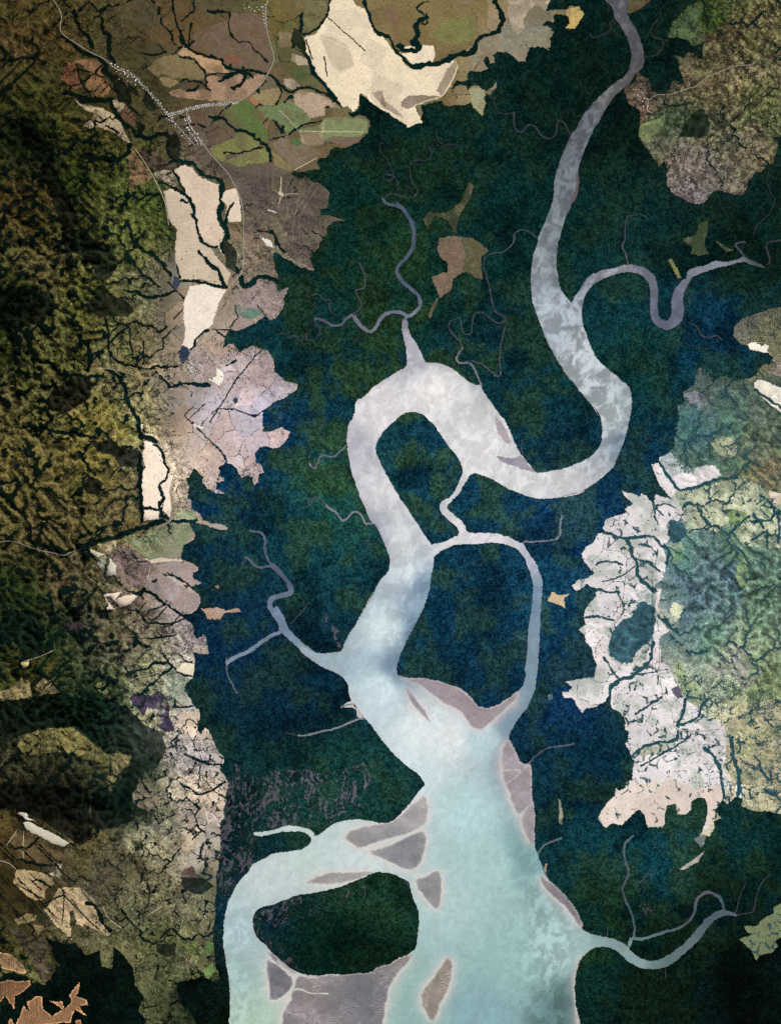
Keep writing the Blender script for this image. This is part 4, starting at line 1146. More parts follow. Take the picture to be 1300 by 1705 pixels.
# land
toneL = toneL * .88 + toneL.mean(-1, keepdims=True) * .12
whill = (smooth01(amp, 60, 150) * smooth01(-GX, -330, -250))[..., None]
wstrip = (smooth01(GX, 270, 330) * smooth01(-GX, -600, -560) * smooth01(GY, 480, 560))[..., None]
ehill = (smooth01(GX, 1080, 1130) * smooth01(GY, 620, 700))[..., None]
Lc = lt(toneL) * (1 + whill * np.array([.34, .42, .02])) * (1 + wstrip * np.array([.20, .17, .26])) * (1 + ehill * np.array([.34, .28, .20])) * (1.28 + .12 * smooth01(toneL.mean(-1), 90, 150))[..., None]
cell = 34.0
def voronoi(cell, seed):
    n = int((X1 - X0) / cell) + 4; k = int((Y1 - Y0) / cell) + 4; r = np.random.RandomState(seed)
    jx = r.rand(k, n); jy = r.rand(k, n); u = (GX - X0) / cell + 1; v = (GY - Y0) / cell + 1
    u = u + (fbm(30, 2, seed + 1) - .5) * .5; v = v + (fbm(30, 2, seed + 2) - .5) * .5
    iu = np.floor(u).astype(int); iv = np.floor(v).astype(int); d1 = np.full(u.shape, 9., np.float32); d2 = d1.copy(); idn = np.zeros(u.shape, np.int32)
    for dy in (-1, 0, 1):
        for dx in (-1, 0, 1):
            a_ = np.clip(iu + dx, 0, n - 1); b_ = np.clip(iv + dy, 0, k - 1)
            d = np.hypot(u - a_ - jx[b_, a_], v - b_ - jy[b_, a_]).astype(np.float32)
            c = d < d1; d2 = np.where(c, d1, np.minimum(d2, d)); idn = np.where(c, b_ * n + a_, idn); d1 = np.where(c, d, d1)
    return idn, (d2 - d1) * cell
vid, vedge = voronoi(42.0, 901)
vt = np.random.RandomState(902).rand(vid.max() + 1).astype(np.float32)[vid]
vh = np.random.RandomState(903).rand(vid.max() + 1).astype(np.float32)[vid]
patch = .80 + .34 * fbm(11, 3, 911) 
farm = smooth01(-amp, -70, -25)[..., None]
eastf = (GX > 1085) & (GY > 600) & (GY < 1130)
tint = 1 + farm * ((vt - .5) * .34)[..., None]
hue = np.stack([1 + (vh - .5) * .16, 1 - (vh - .5) * .04, 1 - (vh - .5) * .22], -1)
land = Lc * tint * (1 + (hue - 1) * farm) * (patch[..., None])
huge = (fbm(55, 3, 921) - .5)[..., None] * np.array([.35, .18, -.25]); land = land * (1 + huge * .7)
grit = np.where(amp > 60, .30, .09); land = land * np.exp(np.random.RandomState(3).randn(ny, nx) * grit)[..., None]
green = smooth01(fbm(30, 3, 931), .52, .72)[..., None] * smooth01(amp, 40, 120)[..., None] * .45
land = land * (1 - green) + green * land * np.array([.88, 1.10, .78])
rough = (.22 + .95 * smooth01(amp, 25, 110)) * np.where(eastf, .55, 1)
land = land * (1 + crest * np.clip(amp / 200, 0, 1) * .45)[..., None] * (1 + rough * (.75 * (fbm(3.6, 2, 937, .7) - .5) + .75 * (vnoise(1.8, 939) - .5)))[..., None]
spot = (rnd > .985) & (vnoise(16, 959) > .5) & (amp > 45) & ~eastf
land = np.where(spot[..., None], land * np.array([2.1, 1.8, 1.6]), land)
ne = ((GX > 1000) & (GY < 420)) * (field == 0); mo = fbm(6, 3, 945, .7)
land = land * (1 + (ne * (smooth01(mo, .35, .65) - .55) * .9))[..., None]
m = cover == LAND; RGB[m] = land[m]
# hedges and fence lines between plain fields
sz = np.bincount(field.ravel(), minlength=len(FI)); bigf = (sz > 9000)[field] & (field > 0)
hed = (vedge < .75) & (cover == LAND) & ((field == 0) | (bigf & (GX > 850))) & (amp < 90) & (rnd < .55) & (vnoise(50, 941) > .35) & ~road
cover[hed & upland] = WOODC
vid2, ve2 = voronoi(17.0, 905); sw = smooth01(GY, 1180, 1240) * smooth01(-GX, -400, -380) * smooth01(GX, 190, 260) * (field == 0)
hd2 = (ve2 + 2.2 * (vnoise(5, 948) - .5) < .7 + 2.4 * (vnoise(9, 943) > .6)) & (vnoise(13, 942) > .52) & (sw > .5) & (rnd < .85) & ~road & (cover == LAND)
tt = np.random.RandomState(906).rand(vid2.max() + 1).astype(np.float32)[vid2]
m = (cover == LAND) & (sw > .01); RGB[m] *= (1 + sw * (tt - .5) * .5)[m][:, None]
ef = (GX > 1010) & (GY > 830) & (cover == LAND) & ((field > 0) | (GY > 1180)) & (ve2 + 2.2 * (vnoise(5, 949) - .5) < .5 + 2.6 * (vnoise(8, 947) > .6)) & (vnoise(12, 946) > .5) & ~road & (rnd < .8)
cover[(hd2 | ef) & upland] = WOODC
ftex = (.87 + .26 * fbm(16, 4, 951, .6)) * (1 + .07 * (fbm(34, 2, 953) - .5) * 2)
fr = np.where(bf, .05, .18)
m = (field > 0) & (cover == LAND)
vb = (1 + (vt - .5) * .16 * bigf)[..., None] * (1 - bigf[..., None] * smooth01(fbm(24, 3, 957), .5, .7)[..., None] * np.array([.34, .24, .32]) * (GX > 850)[..., None])
fl_ = lt(fcol)[field] * vb * (ftex * np.exp(np.random.RandomState(4).randn(ny, nx) * fr))[..., None]
dk = (~bf & (amp > 40))[..., None]; fbr = np.where(bf, 1.14, 1.0)[..., None]
und = land / np.maximum(Lc.mean(-1, keepdims=True), 1e-3)
ff = lt(fcol)[field]; gr_ = ff.mean(-1, keepdims=True)
fl_ = fl_ * (.80 + .20 * np.clip(und.mean(-1, keepdims=True), .3, 2)) ; fl_ = fl_ * .86 + fl_.mean(-1, keepdims=True) * .13
mxl = (.5 * smooth01(fbm(20, 3, 967), .46, .64) * ~bf * (ridge == 0) * (GY < 1500))[..., None]; fl_ = (fl_ * (1 - mxl) + land * mxl) * fbr
nea = ((GX > 1000) & (GY < 600))
fl_ = np.where(dk, fl_ * patch[..., None] * np.exp(np.random.RandomState(6).randn(ny, nx)[..., None] * .15), fl_)
RGB[m] = fl_[m]
pm = pale & (cover == LAND); RGB[pm] = RGB[pm] * .35 + .65 * lt(np.array([226, 208, 182]))
# faint plough and drain lines in the pale fields
ln = (np.abs(((GX * .78 + GY * .62 + 6 * vnoise(60, 961)) % 31) - 15.5) < .5) | (np.abs(((GX * .66 - GY * .75) % 53) - 26) < .5)
m &= bf & ln; RGB[m] *= np.float32(.9)
# banded ridges
rb = ridge > 0; dist = blur(rb, 2.2)
dist = blur(rb, 1.6); RGB[rb] = RGB[rb] * (2.3 - 1.5 * smooth01(dist, .52, .85))[rb][:, None] * (1 + .22 * np.sin(dist * 20 + GX * 1.5 + 9 * fbm(12, 2, 963)))[rb][:, None]
# woods
Dw = lt(np.minimum(toneL * .50, 255)) * .55 + F * .45 * np.array([1.1, 1.1, .8])
east = smooth01(GX, 850, 1000)[..., None] * smooth01(GY, 560, 700)[..., None]
Dw = Dw * (1 - east) + lt(np.array([48, 78, 86])) * east
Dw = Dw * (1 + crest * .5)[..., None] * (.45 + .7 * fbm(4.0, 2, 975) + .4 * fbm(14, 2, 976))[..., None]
tl = F * .9
wmix = (upland & wood)[..., None] * 1.0
smallwood = tl * .7 + lt(np.array([8, 20, 14])) * .3
smallwood = smallwood * (1 - east) + east * lt(np.array([34, 66, 72]))
Wd = (Dw * (.62 + .75 * fbm(22, 3, 971))[..., None]) * wmix + smallwood * (1 - wmix)
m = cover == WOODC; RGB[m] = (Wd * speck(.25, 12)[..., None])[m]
# scrub on mud
m = cover == SCRUB; RGB[m] = (lt(np.array([84, 84, 94])) * (.6 + .7 * fbm(5, 2, 981))[..., None] * np.clip(bright * 1.4, .35, 1.1) * speck(.12, 13)[..., None])[m]
# mud
Mc = lt(toneM) * (.70 + .56 * fbm(20, 4, 983, ax=GX * .6 + GY * .5, ay=GY * 1.2 - GX * .5))[..., None] * speck(.06, 14)[..., None]
rip = smooth01(GY, 1580, 1620) * (np.sin((GY * 1.35 + 9 * fbm(16, 3, 985) * 4 - GX * .25)) > .15) * smooth01(fbm(24, 2, 987), .45, .6)
Mc = Mc * np.array([1.0, 1.0, 1.0])
Mc = Mc * (1 + .55 * rip[..., None])
mi = blur(cover == MUDC, 3.2); wetm = (1 - smooth01(mi, .5, .85)) * smooth01(GY, 1080, 1140); wetm = wetm[..., None] * .36 * (.5 + fbm(7, 2, 988))[..., None]
Mc = Mc * (1 - wetm) + wetm * lt(np.array([196, 186, 182]))
chn = np.abs(fbm(16, 3, 992, ax=GX + w2x, ay=GY + w2x) - .5); Mc = Mc * (1 + .16 * (chn < .012))[..., None] * (.9 + .2 * fbm(5, 2, 994))[..., None]
m = cover == MUDC; RGB[m] = Mc[m]
# water: suspended silt, wisps, shallow halos round the mud
Wt = toneW * (1 + .045 * smooth01(toneW[..., 0], 170, 200))[..., None]; Wt[..., 2] -= 5 * smooth01(toneW[..., 0], 150, 190) * smooth01(-GY, -1000, -900)
ax_ = GX + (fbm(30, 3, 991) - .5) * 26; ay_ = GY + (fbm(30, 3, 993) - .5) * 26
wis = fbm(15, 5, 995, .66, ax=ax_ * 1.25 + ay_ * .25, ay=ay_)
wisp = (smooth01(wis, .36, .68) - .5)
up_r = np.exp(-(((GX - 975) / 95.) ** 2)) * smooth01(-GY, -860, -650)
west_r = np.exp(-(((GX - 395) / 40.) ** 2)) * smooth01(GY, 1480, 1530)
low = np.exp(-(((GX - 915) / 45.) ** 2)) * smooth01(GY, 1380, 1450)
mid = np.exp(-(((GX - 690) / 45.) ** 2)) * np.exp(-(((GY - 1060) / 80.) ** 2))
amt = .045 + .26 * up_r + .20 * low + .14 * mid + .09 * west_r + .07 * smooth01(-GY, -1150, -900)
Wl = lt(Wt) * (1 + wisp * 2 * amt)[..., None]
shift = np.clip(wisp, 0, 1)[..., None] * amt[..., None] * np.array([.10, .09, .07]); Wl = Wl + shift
halo = (blur(cover == MUDC, 9) * .75 + blur(cover == MUDC, 3) * .35) * smooth01(GY, 1120, 1180) * (.6 + .8 * fbm(14, 3, 986)); halo = np.clip(halo * 1.7, 0, .66)[..., None]
Wl = Wl * (1 - halo) + halo * lt(np.array([208, 198, 192]))
fine = (fbm(4, 2, 997) - .5) * .10
rim = blur((cover == MANG) | (cover == LAND), 1.0) * (fbm(30, 2, 989) > .46) * (GY > 500); rim = np.clip((rim - .12) * 1.3, 0, .45)[..., None]
Wl = Wl * (1 - rim) + rim * lt(np.array([206, 192, 190])) * np.clip(Wl.mean(-1, keepdims=True) * 1.9, .2, 1)
Wl = Wl * (1 + fine)[..., None] * speck(.055, 15)[..., None]
m = cover == WATER; RGB[m] = Wl[m]
nar = np.clip((creek_w - 1.5) / 3.5, 0, 1)[..., None]
Cl = (Wl * (.62 + .5 * fbm(14, 3, 998))[..., None]) * nar * .8 + (1 - nar * .8) * lt(np.array([56, 66, 76])) * (.25 + 1.3 * fbm(9, 3, 999) + 1.6 * (vnoise(11, 1001) > .86))[..., None] * np.clip(bright * 1.5, .25, 1.2)
m = cover == CREEK; RGB[m] = Cl[m]
RGB[cover == POND] = lt(np.array([42, 54, 70]))
g_ = RGB.mean(-1, keepdims=True)
wm_ = (cover == WATER)[..., None]; RGB = np.where(wm_, RGB * np.array([.83, .80, .77]) + g_ * .155, RGB)
ALB = np.clip(RGB / K_LIGHT, .0008, .85)
ALB[(cover == MANG) | (cover == WOODC)] *= 1.22       # canopies shade themselves

# ---------------------------------------------------------------- materials
def mat(name, rough=.9, spec=.15, scale=.02, amt_=.12, bump=0.):
    m = bpy.data.materials.new(name); m.use_nodes = True; nt = m.node_tree; N = nt.nodes; b = N["Principled BSDF"]
    b.inputs["Roughness"].default_value = rough; b.inputs["Specular IOR Level"].default_value = spec
    at = N.new("ShaderNodeAttribute"); at.attribute_name = "cover_colour"
    tc = N.new("ShaderNodeTexCoord"); no = N.new("ShaderNodeTexNoise"); no.inputs["Scale"].default_value = scale; no.inputs["Detail"].default_value = 3
    mr = N.new("ShaderNodeMapRange"); mr.inputs[1].default_value = .3; mr.inputs[2].default_value = .7; mr.inputs[3].default_value = 1 - amt_; mr.inputs[4].default_value = 1 + amt_
    mx = N.new("ShaderNodeVectorMath"); mx.operation = 'SCALE'
    nt.links.new(tc.outputs["Object"], no.inputs["Vector"]); nt.links.new(no.outputs[0], mr.inputs[0])
    nt.links.new(at.outputs["Color"], mx.inputs[0]); nt.links.new(mr.outputs[0], mx.inputs["Scale"]); nt.links.new(mx.outputs[0], b.inputs["Base Color"])
    return m
def plain(name, col, rough=.8, amt_=.15, scale=.3):
    m = bpy.data.materials.new(name); m.use_nodes = True; nt = m.node_tree; N = nt.nodes; b = N["Principled BSDF"]; b.inputs["Roughness"].default_value = rough
    b.inputs["Specular IOR Level"].default_value = .2
    tc = N.new("ShaderNodeTexCoord"); no = N.new("ShaderNodeTexNoise"); no.inputs["Scale"].default_value = scale
    cr = N.new("ShaderNodeValToRGB"); c = np.array(col)
    cr.color_ramp.elements[0].position = .3; cr.color_ramp.elements[0].color = (*(c * (1 - amt_)), 1)
    cr.color_ramp.elements[1].position = .7; cr.color_ramp.elements[1].color = (*(c * (1 + amt_)).clip(0, 1), 1)
    nt.links.new(tc.outputs["Object"], no.inputs["Vector"]); nt.links.new(no.outputs[0], cr.inputs[0]); nt.links.new(cr.outputs[0], b.inputs["Base Color"])
    return m
M_land = mat("land", 1., .02); M_canopy = mat("canopy", 1., 0., .05, .2); M_water = mat("silty water", .45, .25, .006, .05); M_mud = mat("mud", .7, .2, .02, .1)

# ---------------------------------------------------------------- grid meshes, one object per cover
def wp(x, y, zz=0.): return ((x - CX) * PX, (CY - y) * PX, zz)
nvx, nvy = nx + 1, ny + 1
zp = np.pad(z, 1, mode='edge'); zv = (zp[:-1, :-1] + zp[1:, :-1] + zp[:-1, 1:] + zp[1:, 1:]) / 4
def corner_any(mask):
    p = np.pad(mask, 1); return p[:-1, :-1] | p[1:, :-1] | p[:-1, 1:] | p[1:, 1:]
def corner_all(mask):
    p = np.pad(mask, 1, mode='edge'); return p[:-1, :-1] & p[1:, :-1] & p[:-1, 1:] & p[1:, 1:]
wet = (cover == WATER) | (cover == CREEK)
cwet = corner_any(wet); zv[cwet] = 0
vr = np.random.RandomState(31)
lump = vr.rand(nvy, nvx).astype(np.float32)
mangm = (cover == MANG); zc = zv.copy()
cm_ = corner_all(mangm | (cover == SCRUB)); gl = np.pad(fbm(5, 2, 845), ((0, 1), (0, 1)), mode='edge'); zc[cm_] += (5 + 9 * lump + 16 * gl)[cm_]
edge_m = corner_any(mangm) & ~cm_ & ~corner_any(cover == LAND)
zw = zv.copy(); cw = corner_any(cover == WOODC) & ~cwet; zw[cw] += (3 + 9 * lump)[cw]
big = corner_all(cover == WOODC); zw[big] += 5
vx = (X0 + np.arange(nvx) * S - CX) * PX; vy = (CY - (Y0 + np.arange(nvy) * S)) * PX
VX, VY = np.meshgrid(vx, vy)
def grid_obj(name, mask, zz, material, smooth=True):
    ii, jj = np.nonzero(mask)
    if not len(ii): return None
    a_ = ii * nvx + jj; quads = np.stack([a_ + nvx, a_ + nvx + 1, a_ + 1, a_], 1)
    uq, inv = np.unique(quads.ravel(), return_inverse=True)
    me = bpy.data.meshes.new(name); n = len(ii)
    me.vertices.add(len(uq)); co = np.empty((len(uq), 3), np.float32)
    co[:, 0] = VX.ravel()[uq]; co[:, 1] = VY.ravel()[uq]; co[:, 2] = zz.ravel()[uq]
    me.vertices.foreach_set("co", co.ravel())
    me.loops.add(n * 4); me.loops.foreach_set("vertex_index", inv.astype(np.int32).ravel())
    me.polygons.add(n); me.polygons.foreach_set("loop_start", np.arange(0, n * 4, 4, dtype=np.int32))
    me.polygons.foreach_set("loop_total", np.full(n, 4, np.int32))
    me.update(calc_edges=True)
    if smooth: me.polygons.foreach_set("use_smooth", np.ones(n, bool))
    at = me.attributes.new("cover_colour", 'FLOAT_COLOR', 'FACE'); c = np.ones((n, 4), np.float32); c[:, :3] = ALB[ii, jj]
    at.data.foreach_set("color", c.ravel())
    me.materials.append(material); o = bpy.data.objects.new(name, me); scene.collection.objects.link(o); return o
def tag(o, label=None, cat=None, group=None, kind=None):
    if o is None: return
    if label: o['label'] = label
    if cat: o['category'] = cat
    if group: o['group'] = group
    if kind: o['kind'] = kind
    return o
tag(grid_obj('river', cover == WATER, zv, M_water), 'broad silty river winding down to the wide pale green estuary', 'river', kind='structure')
tag(grid_obj('creek', cover == CREEK, zv, M_water), 'narrow grey tidal creeks meandering through the mangrove', 'creek', kind='structure')
tag(grid_obj('pond', cover == POND, zv + .5, M_water), 'dark blue farm ponds beside the western road', 'pond', kind='structure')
tag(grid_obj('mangrove_forest', mangm & (island == 0), zc, M_canopy), 'dark green mangrove forest covering the river plain', 'mangrove', kind='stuff')
isl = ['mangrove on the long tongue of land inside the upper river bend', 'mangrove block between the main river and the eastern side channel', 'leaf shaped dark mangrove island in the estuary']
for q in range(1, ni + 1): tag(grid_obj('mangrove_island', mangm & (island == q), zc, M_canopy), isl[q - 1], 'mangrove', kind='stuff')
tag(grid_obj('mangrove_scrub', cover == SCRUB, zv + .6, M_mud), 'purplish streaks of thin scrub on mud inside the mangrove', 'scrub', kind='stuff')
MUDL = ['wide purple grey mudflat shaped like a wing below the mangrove block', 'thin slip of mud in the river below the wing shaped mudflat', 'long grey mudflat along the east bank below the side channel', 'pointed mudflat on the east bank below the long grey one', 'narrow dark mud strip along the lower east bank', 'streaked mudflat north of the western channel mouth', 'dark grey triangular mudflat in the western channel mouth', 'small rippled mudflat beside the island tip', 'brown lens shaped sandbar in the lower estuary', 'broad rippled mudflat below the mangrove island', 'dark triangular mudflat off the southwest of the island', 'faint long mudflat on the north shore of the island', 'narrow pinkish sandbar beside the upper bend', 'purple mud spit at the inside of the upper bend', 'thin reddish bar on the east side of the upper river', 'thin pale mud rim along the lower right bank', 'pale mud at the mouth of the western creek', 'mud rim on the southwest shore of the island']
for q in range(1, nm + 1): tag(grid_obj('mudflat', (cover == MUDC) & (mud == q), zv, M_mud), MUDL[min(q - 1, len(MUDL) - 1)], 'mudflat', kind='structure')
labelled = np.array([bool(f and f[2]) for f in FI]); lf = labelled[field] & (cover == LAND)
hill = amp > 70
tag(grid_obj('hills', (cover == LAND) & ~lf & hill, zv, M_land), 'brown and green wooded hills along the sides', 'hills', kind='structure')
tag(grid_obj('ground', (cover == LAND) & ~lf & ~hill, zv, M_land), 'patchwork of farmland on the low ground', 'ground', kind='structure')
NAMES = {'FIELD': 'field', 'CLEAR': 'clearing', 'RIDGE': 'bare_ridge'}
for q in range(1, len(FI)):
    if FI[q][2]: tag(grid_obj(NAMES[FI[q][0]], (cover == LAND) & (field == q), zv, M_land), FI[q][2], NAMES[FI[q][0]].replace('_', ' '), kind='structure')
tag(grid_obj('woodland', (cover == WOODC) & ~treeline, zw, M_canopy), 'dark woods and scattered trees in gullies and on hill slopes', 'woodland', kind='stuff')
tag(grid_obj('gallery_forest', (cover == WOODC) & treeline, zw, M_canopy), 'dark winding belts of trees along streams between fields', 'trees', kind='stuff')

# ---------------------------------------------------------------- land and sea beyond the surveyed area
def sheet(name, x0, y0, x1, y1, zz, m, label):
    n = 24; vs_ = []; fs = []
    for i in range(n + 1):
        for j in range(n + 1): vs_.append(wp(x0 + (x1 - x0) * j / n, y0 + (y1 - y0) * i / n, zz))
    for i in range(n):
        for j in range(n): q = i * (n + 1) + j; fs.append((q + n + 1, q + n + 2, q + 1, q))
    me = bpy.data.meshes.new(name); me.from_pydata(vs_, [], fs); me.materials.append(m)
    o = bpy.data.objects.new(name, me); scene.collection.objects.link(o); tag(o, label, 'terrain', kind='structure')
far = plain('far land', (.014, .022, .013), 1., .5, .0004)
sheet('terrain', -14000, -14000, 15000, 15000, -6, far, 'dull green land stretching to the horizon')

sheet('bay', 372, 1830, 1000, 9000, -4, plain('bay water', (.30, .42, .40), .5, .05, .0005), 'pale green bay beyond the mouth of the estuary')
# ---------------------------------------------------------------- roads and tracks
def zat(x, y):
    u = (x - X0) / S; v = (y - Y0) / S; i = min(max(int(v), 0), nvy - 1); j = min(max(int(u), 0), nvx - 1); return float(zv[i, j])
def resample(p, d):
    out = [p[0]]
    for a_, b_ in zip(p[:-1], p[1:]):
        n = max(1, int(np.hypot(*(b_ - a_)) / d)); out += [a_ + (b_ - a_) * (k + 1) / n for k in range(n)]
    return np.array(out)
def ribbon(name, p, w, m):
    p = resample(chaikin(p, False, 2), 2.); t = np.gradient(p, axis=0); t /= np.linalg.norm(t, axis=1)[:, None] + 1e-9
    nrm = np.stack([-t[:, 1], t[:, 0]], 1); vs_ = []; fs = []
    for k in range(len(p)):
        h = max(zat(*(p[k] + nrm[k] * s)) for s in (-w, 0, w)) + 2.5
        for s in (-.5, -.25, 0, .25, .5): vs_.append(wp(*(p[k] + nrm[k] * w * s), h + (.35 if abs(s) < .4 else 0)))
        if k:
            for q in range(4): a_ = (k - 1) * 5 + q; fs.append((a_, a_ + 1, a_ + 6, a_ + 5))
    me = bpy.data.meshes.new(name); me.from_pydata(vs_, [], fs); me.materials.append(m); me.validate()
    o = bpy.data.objects.new(name, me); scene.collection.objects.link(o); return o
M_road = plain('worn asphalt', lin((146, 139, 127)) / K_LIGHT); M_track = plain('pale dirt', lin((196, 178, 156)) / K_LIGHT); M_track2 = plain('grey dirt', lin((140, 122, 110)) / K_LIGHT)
ROADL = iter(['pale road winding from the top left down to the village junction', 'road running along the row of houses and north to the top edge', 'road leaving the junction along the lower village street', 'long grey road running down beside the western fields', 'pale hill road west of the roadside hamlet', 'grey road running south past the long white field', 'thin hill road crossing the left edge', 'pale track climbing the hills in the upper right', 'white road through the eastern farms'])
for k, c, p, l in items:
    if k[0] in 'RK' and k[1] in '.0123456789':
        w = float(k[1:]); isr = k[0] == 'R'
        plantation = (not isr) and w <= .75
        o = ribbon('road' if isr else 'path', p, w * .72 if isr else w * .8, M_road if isr else (M_track2 if plantation else M_track))
        if isr: tag(o, next(ROADL, 'pale country road'), 'road', kind='structure')
        else: tag(o, 'thin pale dirt track', 'track', 'dirt tracks', 'structure')

# ---------------------------------------------------------------- houses
M_wall = plain('whitewash', (.55, .52, .47)); ROOFS = [plain('zinc roof', (.62, .63, .64), .6), plain('white roof', (.8, .8, .78), .6), plain('clay roof', (.42, .22, .14)), plain('blue roof', (.25, .42, .5), .6)]
def mesh_from(name, v, f, m):
    me = bpy.data.meshes.new(name); me.from_pydata(v, [], f); me.materials.append(m); return me
def house_meshes(L, W, H, R):
    l, w = L / 2, W / 2
    wall = [(-l, -w, -3), (l, -w, -3), (l, w, -3), (-l, w, -3), (-l, -w, H), (l, -w, H), (l, w, H), (-l, w, H), (-l, 0, H + R - .3), (l, 0, H + R - .3)]
    wf = [(0, 1, 5, 4), (2, 3, 7, 6), (1, 2, 6, 9, 5), (3, 0, 4, 8, 7), (3, 2, 1, 0)]
    e_ = 1.0; l += e_; w += e_; t = .4; d = R * e_ / (W / 2)
    rf = [(-l, -w, H - d), (l, -w, H - d), (l, 0, H + R), (-l, 0, H + R), (l, w, H - d), (-l, w, H - d)]
    rv = rf + [(x, y, zz + t) for x, y, zz in rf]
    ff = [(0, 3, 2, 1), (3, 5, 4, 2), (6, 7, 8, 9), (9, 8, 10, 11), (0, 1, 7, 6), (5, 11, 10, 4), (1, 2, 8, 7), (2, 4, 10, 8), (0, 6, 9, 3), (3, 9, 11, 5)]
    return wall, wf, rv, ff
HM = []
for q, (L, W, H, R) in enumerate([(17, 11, 4, 2.4), (22, 12, 4.5, 2.6), (14, 12, 3.6, 2.2), (30, 15, 6, 3)]):
    a_, b_, c_, d_ = house_meshes(L, W, H, R)
    HM.append((mesh_from('wall', a_, b_, M_wall), [mesh_from('roof', c_, d_, r) for r in ROOFS]))
rg = random.Random(8)
def T(ox, oy, *c): return [(ox + c[i] / 3.25, oy + c[i + 1] / 3.25) for i in range(0, len(c), 2)]
# street, houses, spread off the street (grid units), label, group
STREETS = [
 (T(0, 0, 600, 350, 680, 390, 740, 420, 790, 480, 850, 540, 890, 600, 910, 620), 44, 2.4, 'small pale roofed house on the street northwest of the village junction', 'houses on the northwest village street'),
 (T(0, 0, 620, 380, 700, 400, 760, 440, 700, 470, 640, 430), 26, 5, 'small pale roofed house among the trees at the top of the village', 'houses among trees at the village top'),
 (T(0, 0, 915, 622, 980, 605, 1040, 585, 1120, 570, 1230, 560, 1290, 552), 62, 1.9, 'small pale roofed house in the long row along the eastern village street', 'row of houses along the eastern street'),
 (T(0, 0, 900, 630, 940, 655, 930, 640), 12, 2.5, 'bright roofed building clustered at the village junction', 'buildings at the village junction'),
 (T(0, 0, 1010, 620, 1020, 680, 1060, 740, 1090, 790), 46, 4.5, 'small bright roofed house in the dense southern block of the village', 'houses in the southern village block'),
 (T(0, 0, 930, 660, 980, 710, 1040, 780), 16, 2.5, 'small pale roofed house on the back street south of the junction', 'houses on the southern back street'),
 (T(300, 0, 455, 20, 460, 100, 465, 150), 14, 2.6, 'small pale house beside the northern road near the top edge', 'houses on the northern road'),
 (T(300, 0, 340, 30, 380, 50, 450, 45), 9, 2.2, 'small white house west of the northern road', 'houses west of the northern road'),
 (T(0, 330, 1020, 890, 1045, 910, 1050, 940), 22, 4.5, 'small pale house in the hamlet beside the dark pond', 'houses in the pond hamlet'),
 (T(0, 655, 930, 400, 950, 370), 5, 3, 'small grey farm building beside the road east of the long white field', 'farm buildings by the white field'),
 (T(900, 0, 520, 490, 545, 510, 570, 590), 9, 3, 'small pale building at the riverside landing in the upper right', 'buildings at the riverside landing'),
 (T(900, 980, 940, 540, 960, 620, 985, 700, 990, 750), 26, 5, 'small white house in the hamlet on the eastern side track', 'houses in the eastern hamlet'),
 (T(900, 980, 700, 580, 740, 605), 5, 2, 'small white building beside the purple field in the east', 'buildings by the eastern purple field'),
 (T(0, 1305, 1100, 700, 1150, 720, 1150, 780, 1130, 830), 20, 4.5, 'small white house in the wooded hamlet by the western channel', 'houses by the western channel'),
 (T(0, 1305, 1060, 960, 1150, 940), 10, 3.5, 'small white house between the two bright green fields', 'houses between the green fields'),
 (T(0, 1305, 740, 930, 760, 960, 710, 800), 10, 4, 'small pale house in the wooded hollow at the lower left', 'houses in the lower left hollow'),
]
def along(p, t):
    seg = [math.dist(p[i], p[i + 1]) for i in range(len(p) - 1)]; d = t * sum(seg)
    for i, s in enumerate(seg):
        if d <= s or i == len(seg) - 1:
            u = d / s; (xa, ya), (xb, yb) = p[i], p[i + 1]; return xa + (xb - xa) * u, ya + (yb - ya) * u, math.atan2(-(yb - ya), xb - xa)
        d -= s
nh = 0
for p, n, spread, lab, grp in STREETS:
    side = 1
    for q in range(n):
        if nh >= 300: break
        x, y, ang = along(p, (q + rg.uniform(.1, .9)) / n); side = -side
        off = side * (1.5 + abs(rg.gauss(0, 1)) * (spread - 1.2) * .7); x += math.sin(ang) * off; y += math.cos(ang) * off
        wm, rms = HM[rg.choice([0, 0, 1, 1, 2, 3])]; rm = rms[rg.choice([0, 0, 1, 1, 1, 2, 0, 3]) if rg.random() < .8 else 1]
        o = bpy.data.objects.new('house', None); o.empty_display_size = 5; scene.collection.objects.link(o)
        o.location = wp(x, y, zat(x, y)); o.rotation_euler = (0, 0, ang + rg.choice([0, math.pi / 2]) + rg.gauss(0, .1))
        s = rg.uniform(.9, 1.25); o.scale = (s, s, s)
        for nm_, me in (('wall', wm), ('roof', rm)):
            c = bpy.data.objects.new(nm_, me); c.parent = o; scene.collection.objects.link(c)
        tag(o, lab, 'house', grp); nh += 1

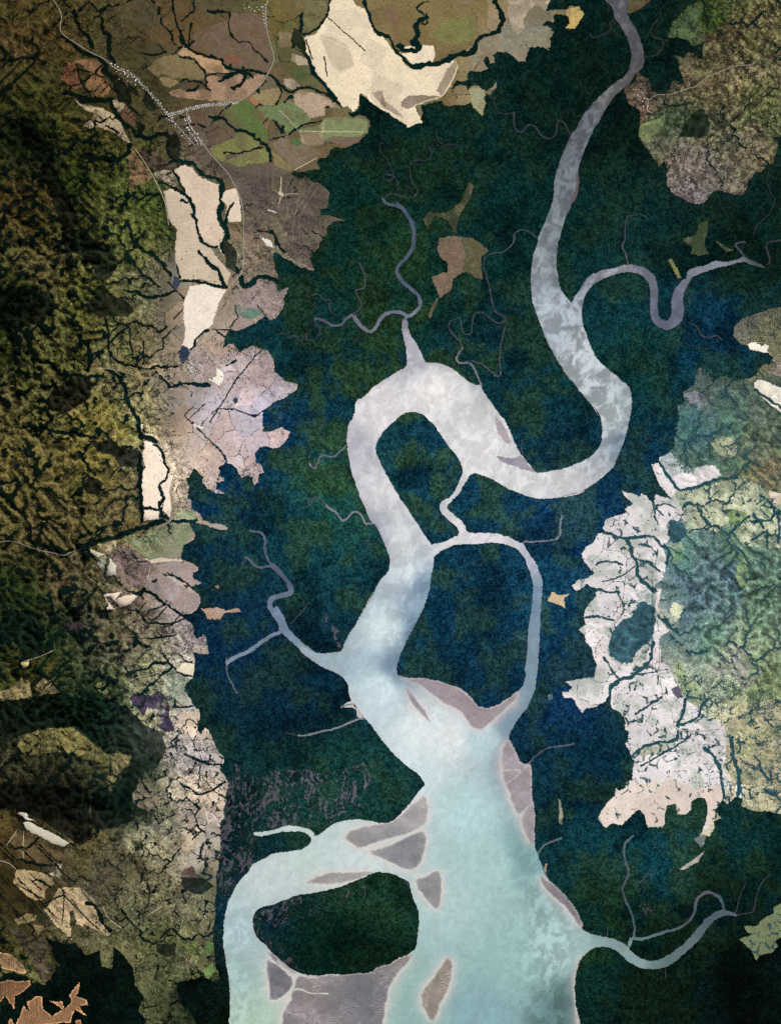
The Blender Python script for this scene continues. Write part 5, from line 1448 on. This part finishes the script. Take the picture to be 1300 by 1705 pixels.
# ---------------------------------------------------------------- lone trees on the pastures
def crown_mesh(seed, r):
    import bmesh
    bm = bmesh.new(); bmesh.ops.create_icosphere(bm, subdivisions=2, radius=r); q = random.Random(seed)
    for v in bm.verts:
        k = q.uniform(.72, 1.18); v.co *= k; v.co.z = v.co.z * .7 + r * .95
    me = bpy.data.meshes.new('crown'); bm.to_mesh(me); bm.free(); me.materials.append(M_leaf); return me
M_leaf = plain('leaves', (.018, .032, .020), 1., .4, .2); M_bark = plain('bark', (.12, .09, .06))
crowns = [crown_mesh(s, r) for s, r in ((1, 11), (2, 13), (3, 9), (4, 15))]
tv = [(math.cos(k * math.pi / 3) * rr, math.sin(k * math.pi / 3) * rr, zz) for rr, zz in ((1.1, -2), (.7, 8)) for k in range(6)]
trunk = mesh_from('trunk', tv, [(k, (k + 1) % 6, 6 + (k + 1) % 6, 6 + k) for k in range(6)], M_bark)
ZONES = [((250, 600, 430, 800), 130, 'lone dark tree on the mauve western pasture', 'lone trees on the western pasture'),
 ((300, 380, 390, 480), 14, 'lone dark tree on the brown pasture beside the western road', 'lone trees by the western road'),
 ((975, 880, 1060, 1100), 60, 'lone dark tree on the lilac eastern pasture', 'lone trees on the lilac eastern pasture'),
 ((1000, 1120, 1200, 1320), 70, 'lone dark tree on the cream eastern farmland', 'lone trees on the cream eastern farmland'),
 ((250, 1050, 370, 1400), 26, 'lone dark tree on the pale strip west of the mangrove', 'lone trees on the pale western strip')]
for (xa, ya, xb, yb), n, lab, grp in ZONES:
    k = 0; tries = 0
    while k < n and tries < 9000:
        tries += 1; x = rg.uniform(xa, xb); y = rg.uniform(ya, yb); i = int((y - Y0) / S); j = int((x - X0) / S)
        if cover[i, j] != LAND or not upland[i, j] or clump2[i, j] < rg.uniform(.3, .62) or road[i, j]: continue
        o = bpy.data.objects.new('tree', None); scene.collection.objects.link(o); o.location = wp(x, y, zat(x, y)); o.rotation_euler = (0, 0, rg.uniform(0, 6.28))
        for nm_, me in (('trunk', trunk), ('crown', rg.choice(crowns))):
            c = bpy.data.objects.new(nm_, me); c.parent = o; scene.collection.objects.link(c)
        tag(o, lab, 'tree', grp); k += 1
